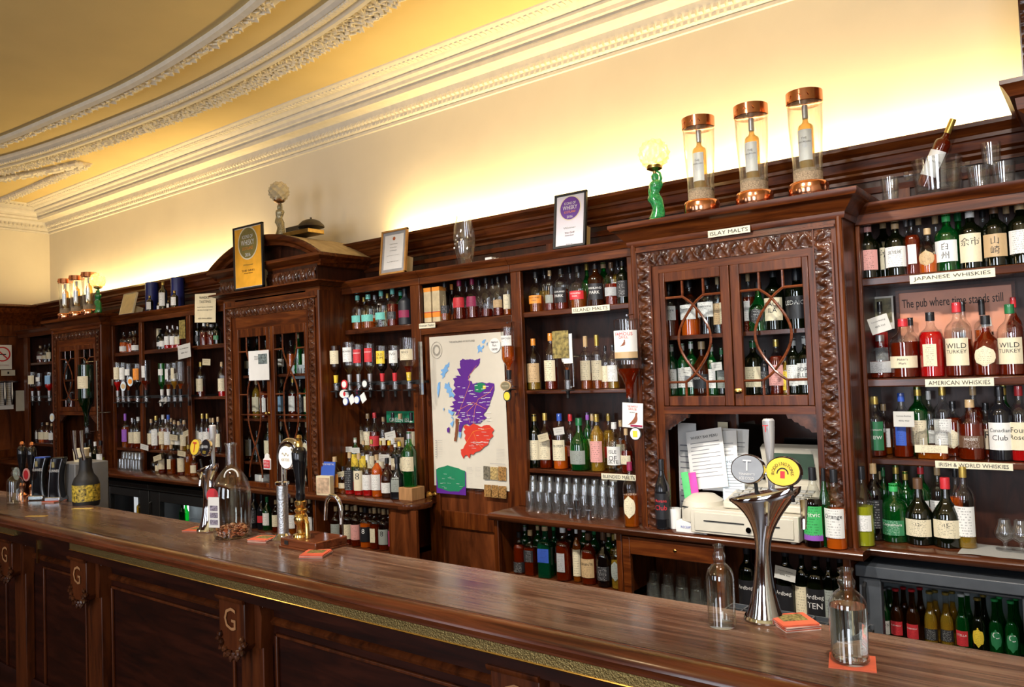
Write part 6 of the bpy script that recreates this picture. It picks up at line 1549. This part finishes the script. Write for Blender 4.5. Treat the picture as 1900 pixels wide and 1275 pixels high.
frame(1024, 362, 1087, 450, 3.45, 2.361, 'black framed white certificate with purple seal beside the green figure lamp', BLACKM, PAPER, (pbr('white_certificate', (.78, .74, .82), .4, var=.03), .004), icons(PURP, flat('c'), [('Winner', .36, .4, .035, flat('e')), ('The Grill', .27, .3, .03, INK), ('Aberdeen', .22, .28, .02, INK), ('2016', .06, .2, .015, INK)]))
def warrant(t, w, h, pz):
    MB().lathe([(0, .012), (.001, .012)], c=(0, -.0065, h * .8), n=16, ax=(0, -1, 0)).build('crest', pbr('crest_red', (.45, .12, .04), .5), pz)
    for s, z, ww, hh in (('Certificate', .68, .3, .02), ('Royal Bar', .6, .25, .022), ('of Whisky', .53, .28, .022), ('awarded by the committee', .42, .5, .015), ('George Street', .28, .45, .02)): lettering(s, (0, -.0063, h * z), (1, 0, 0), (0, 0, 1), w * ww, INK, pz, height=h * hh)
frame(703, 430, 753, 505, 3.45, 2.361, 'gold wood framed cream certificate with grey mount above the malts bay', pbr('gold_oak_frame', (.5, .25, .07), .35, var=.15), pbr('grey_mount', (.35, .35, .36), .7), (PAPER, .02), warrant)
frame(222, 545, 247, 590, 3.45, 2.361, 'pale unframed looking certificate on the ledge beside the far green lamp', CREAMP, CREAMP, (pbr('straw_card', (.68, .52, .25), .6), .002), lambda *a: None, .25, .003)
t, w, h = card('tasting_notice', 'cream whisky tasting notice on the ledge over the long bay', 'notice', 361, 548, 401, 596, 3.425, CREAMP, [('WHISKEY', .36, .55, .09, None), ('TASTING', .22, .55, .09, None), ('held here weekly', .03, .75, .05, None), ('in the lounge bar', -.07, .7, .05, None), ('ASK FOR A MENU', -.36, .65, .05, None)], .06)
# glass vase and cable
VS = [(0, .035), (.006, .04), (.03, .046), (.09, .060), (.16, .066), (.22, .060), (.27, .047), (.29, .044), (.29, .041), (.26, .046), (.2, .057), (.12, .057), (.06, .046), (.035, .02)]
p = xat(866, 3.52, 2.361, .1); o = lathe_thing('glass_vase', 'etched clear glass vase standing on the ledge above the map door', 'vase', (p, 3.50, 2.361), VS, DISH, 40)
etch = MB()
for i in range(7): etch.lathe([(0, .004 + .004 * random.random()), (.0004, .003)], c=(.062 * sin(-.5 + i * .18), -.0655 * cos(-.5 + i * .18), .10 + .022 * (i % 4)), n=6, ax=(0, -1, 0))
etch.build('etched_mark', pbr('etched_mark', (.7, .7, .7), .5), o)
p = xat(905, 3.56, 2.365, 0); c = MB(); c.tube([(p - .12, 3.6, 2.368), (p - .06, 3.57, 2.367), (p, 3.55, 2.367), (p + .03, 3.55, 2.378), (p + .08, 3.56, 2.378), (p + .16, 3.6, 2.366)], .007, 8); c.box(p + .005, p + .055, 3.53, 3.57, 2.361, 2.392)
tag(c.build('plug_cable', PAPER), 'white plug and cable lying on the ledge beside the glass vase', 'cable')
# blue gift boxes and bottles on the far ledge
BLB = pbr('royal_blue_carton', (.01, .02, .16), .35)
for px, ty, lb in ((286, 525, 'royal blue gift box on the far ledge, nearer the far cabinet'), (334, 516, 'royal blue gift box on the far ledge, nearer the pedimented cabinet')):
    X = xat(px, 3.6, 2.36, .1); Hh = atY(px, ty, 3.6).z - 2.361; o = MB().lathe([(0, .05), (Hh, .05)], n=28, sq=0).build('gift_box', BLB); o.location = (X, 3.58, 2.361); tag(o, lb, 'gift box', 'blue gift boxes'); o.scale = (1.1, 1.1, 1)
for px, ty, w, lb in ((282, 549, 12, 'whisky bottle with white and purple label before the first blue gift box'), (307, 523, 15, 'tall whisky bottle with white label between the two blue gift boxes'), (328, 540, 13, 'whisky bottle with white label before the second blue gift box'), (298, 562, 6, 'miniature bottle beside the tall white labelled bottle, nearer the far cabinet'), (316, 558, 6, 'miniature bottle beside the tall white labelled bottle, nearer the pediment')):
    X = xat(px, 3.50, 2.361, .1); dep = (Vector((X, 3.5, 2.361)) - EYE).dot(FW); bottle(X, 3.48, 2.361, w / 2 * dep / FPX, atY(px, ty, 3.5).z - 2.361, 's', 'd', '-', 'wT', 'd', '', lb, 'bottles on the far ledge')
# ice bucket, tilted bottle, tumblers over the japanese shelf
X = xat(1738, 3.52, 2.361, .05)
ib = thing('ice_bucket', 'clear glass ice bucket with knob handles holding a tilted bottle', 'ice bucket', (X, 3.54, 2.361))
MB().lathe([(0, .072), (.006, .078), (.02, .08), (.08, .088), (.15, .093), (.151, .089), (.08, .083), (.025, .074)], n=44).build('bowl', DISH, ib, smooth=60)
for s in (-1, 1): MB().lathe([(0, .010), (.012, .009), (.014, .018), (.03, .018), (.032, .014)], c=(s * .088, 0, .105), n=20, ax=(s, 0, 0)).build('knob_handle', DISH, ib)
tb = bottle(X - .01, 3.535, 2.405, .033, .28, 't', 'c', 'r9', 'wF', 'd', 'THE|MACALLAN', 'amber bottle with white label leaning diagonally out of the ice bucket', 'tilted bottle'); tb.rotation_euler = (0, R(25), 0); tb.location.x -= .04
for px, z, lb in ((1652, 0, 'small etched tumbler beside the ice bucket, nearer the cabinet'), (1817, 0, 'low tumbler under the stacked one, nearer the ice bucket'), (1862, 0, 'low tumbler at the edge under the stacked one'), (1840, .088, 'tumbler stacked on top of two others above the japanese shelf')):
    big = z > 0 or px == 1652; X = xat(px, 3.52, 2.361, .05); o = tumbler(X, 3.52 + (.02 if z else 0), 2.361 + (z if z else 0), .036 if big else .042, .105 if px == 1652 else .09, lb, 'tumblers on the ledge', up=True)
# ======================= far wall signs =======================
XW = XL + .127
def wallcard(px0, py0, px1, py1, X, name, label, cat, mat):
    d0 = ray(px0, py0); a = EYE + d0 * ((X - EYE.x) / d0.x); d1 = ray(px1, py1); b = EYE + d1 * ((X - EYE.x) / d1.x)
    t = thing(name, label, cat, (X, (a.y + b.y) / 2, (a.z + b.z) / 2)); w = abs(b.y - a.y); h = abs(a.z - b.z); MB().box(-.002, .002, -w / 2, w / 2, -h / 2, h / 2).build('plate', mat, t); return t, w, h
t, w, h = wallcard(-14, 640, 22, 685, XW, 'no_smoking_sign', 'white no smoking sign with red barred circle on the far wall', 'sign', PAPER)
n = 30; MB().add([(.003, r_ * cos(2 * pi * i / n), h * .12 + r_ * sin(2 * pi * i / n)) for r_ in (w * .36, w * .44) for i in range(n)], [(i, (i + 1) % n, n + (i + 1) % n, n + i) for i in range(n)]).build('red_ring', flat('r'), t, smooth=0)
MB().obox((.0035, 0, h * .12), (.0005, 0, 0), (0, w * .27, -w * .27), (0, w * .025, w * .025)).build('red_bar', flat('r'), t); lettering('NO SMOKING', (.003, 0, -h * .34), (0, 1, 0), (0, 0, 1), w * .7, flat('r'), t, off=-.001)
MB().box(.0022, .004, -w * .2, w * .2, h * .09, h * .13).build('cigarette', INK, t)
t, w, h = wallcard(-16, 708, 25, 759, XW, 'wall_notice', 'white printed notice below the no smoking sign', 'notice', PAPER)
ln = MB()
for i in range(12): ln.box(.0022, .003, -w * .38, w * .38, h * (.36 - i * .065), h * (.36 - i * .065) + h * .012)
ln.build('text_line', pbr('grey_print', (.25, .25, .27), .6), t)
t, w, h = wallcard(2, 687, 28, 697, XW, 'switch_plate', 'cream switch plate between the two far wall notices', 'switch', BEIGE); MB().box(.002, .008, -.008, .008, -.012, .012).build('switch', INK, t)
t, w, h = wallcard(29, 725, 48, 762, XW + .02, 'menu_holder', 'pale clear menu holder on the far wall beside corner optics', 'menu holder', BEIGE)
t = thing('pump_clip_rail', 'row of chrome handled utensils hanging on the far wall', 'rail', (XW + .03, 3.25, 1.80)); MB().box(-.03, 0, -.1, .2, 0, .015).build('rail', STEEL, t)
for k in range(3): MB().tube([(0, .0 + .07 * k, 0), (0, .07 * k, -.12), (.0, .07 * k, -.24)], [.012, .018, .01], 10).build('handle', CHROME, t)
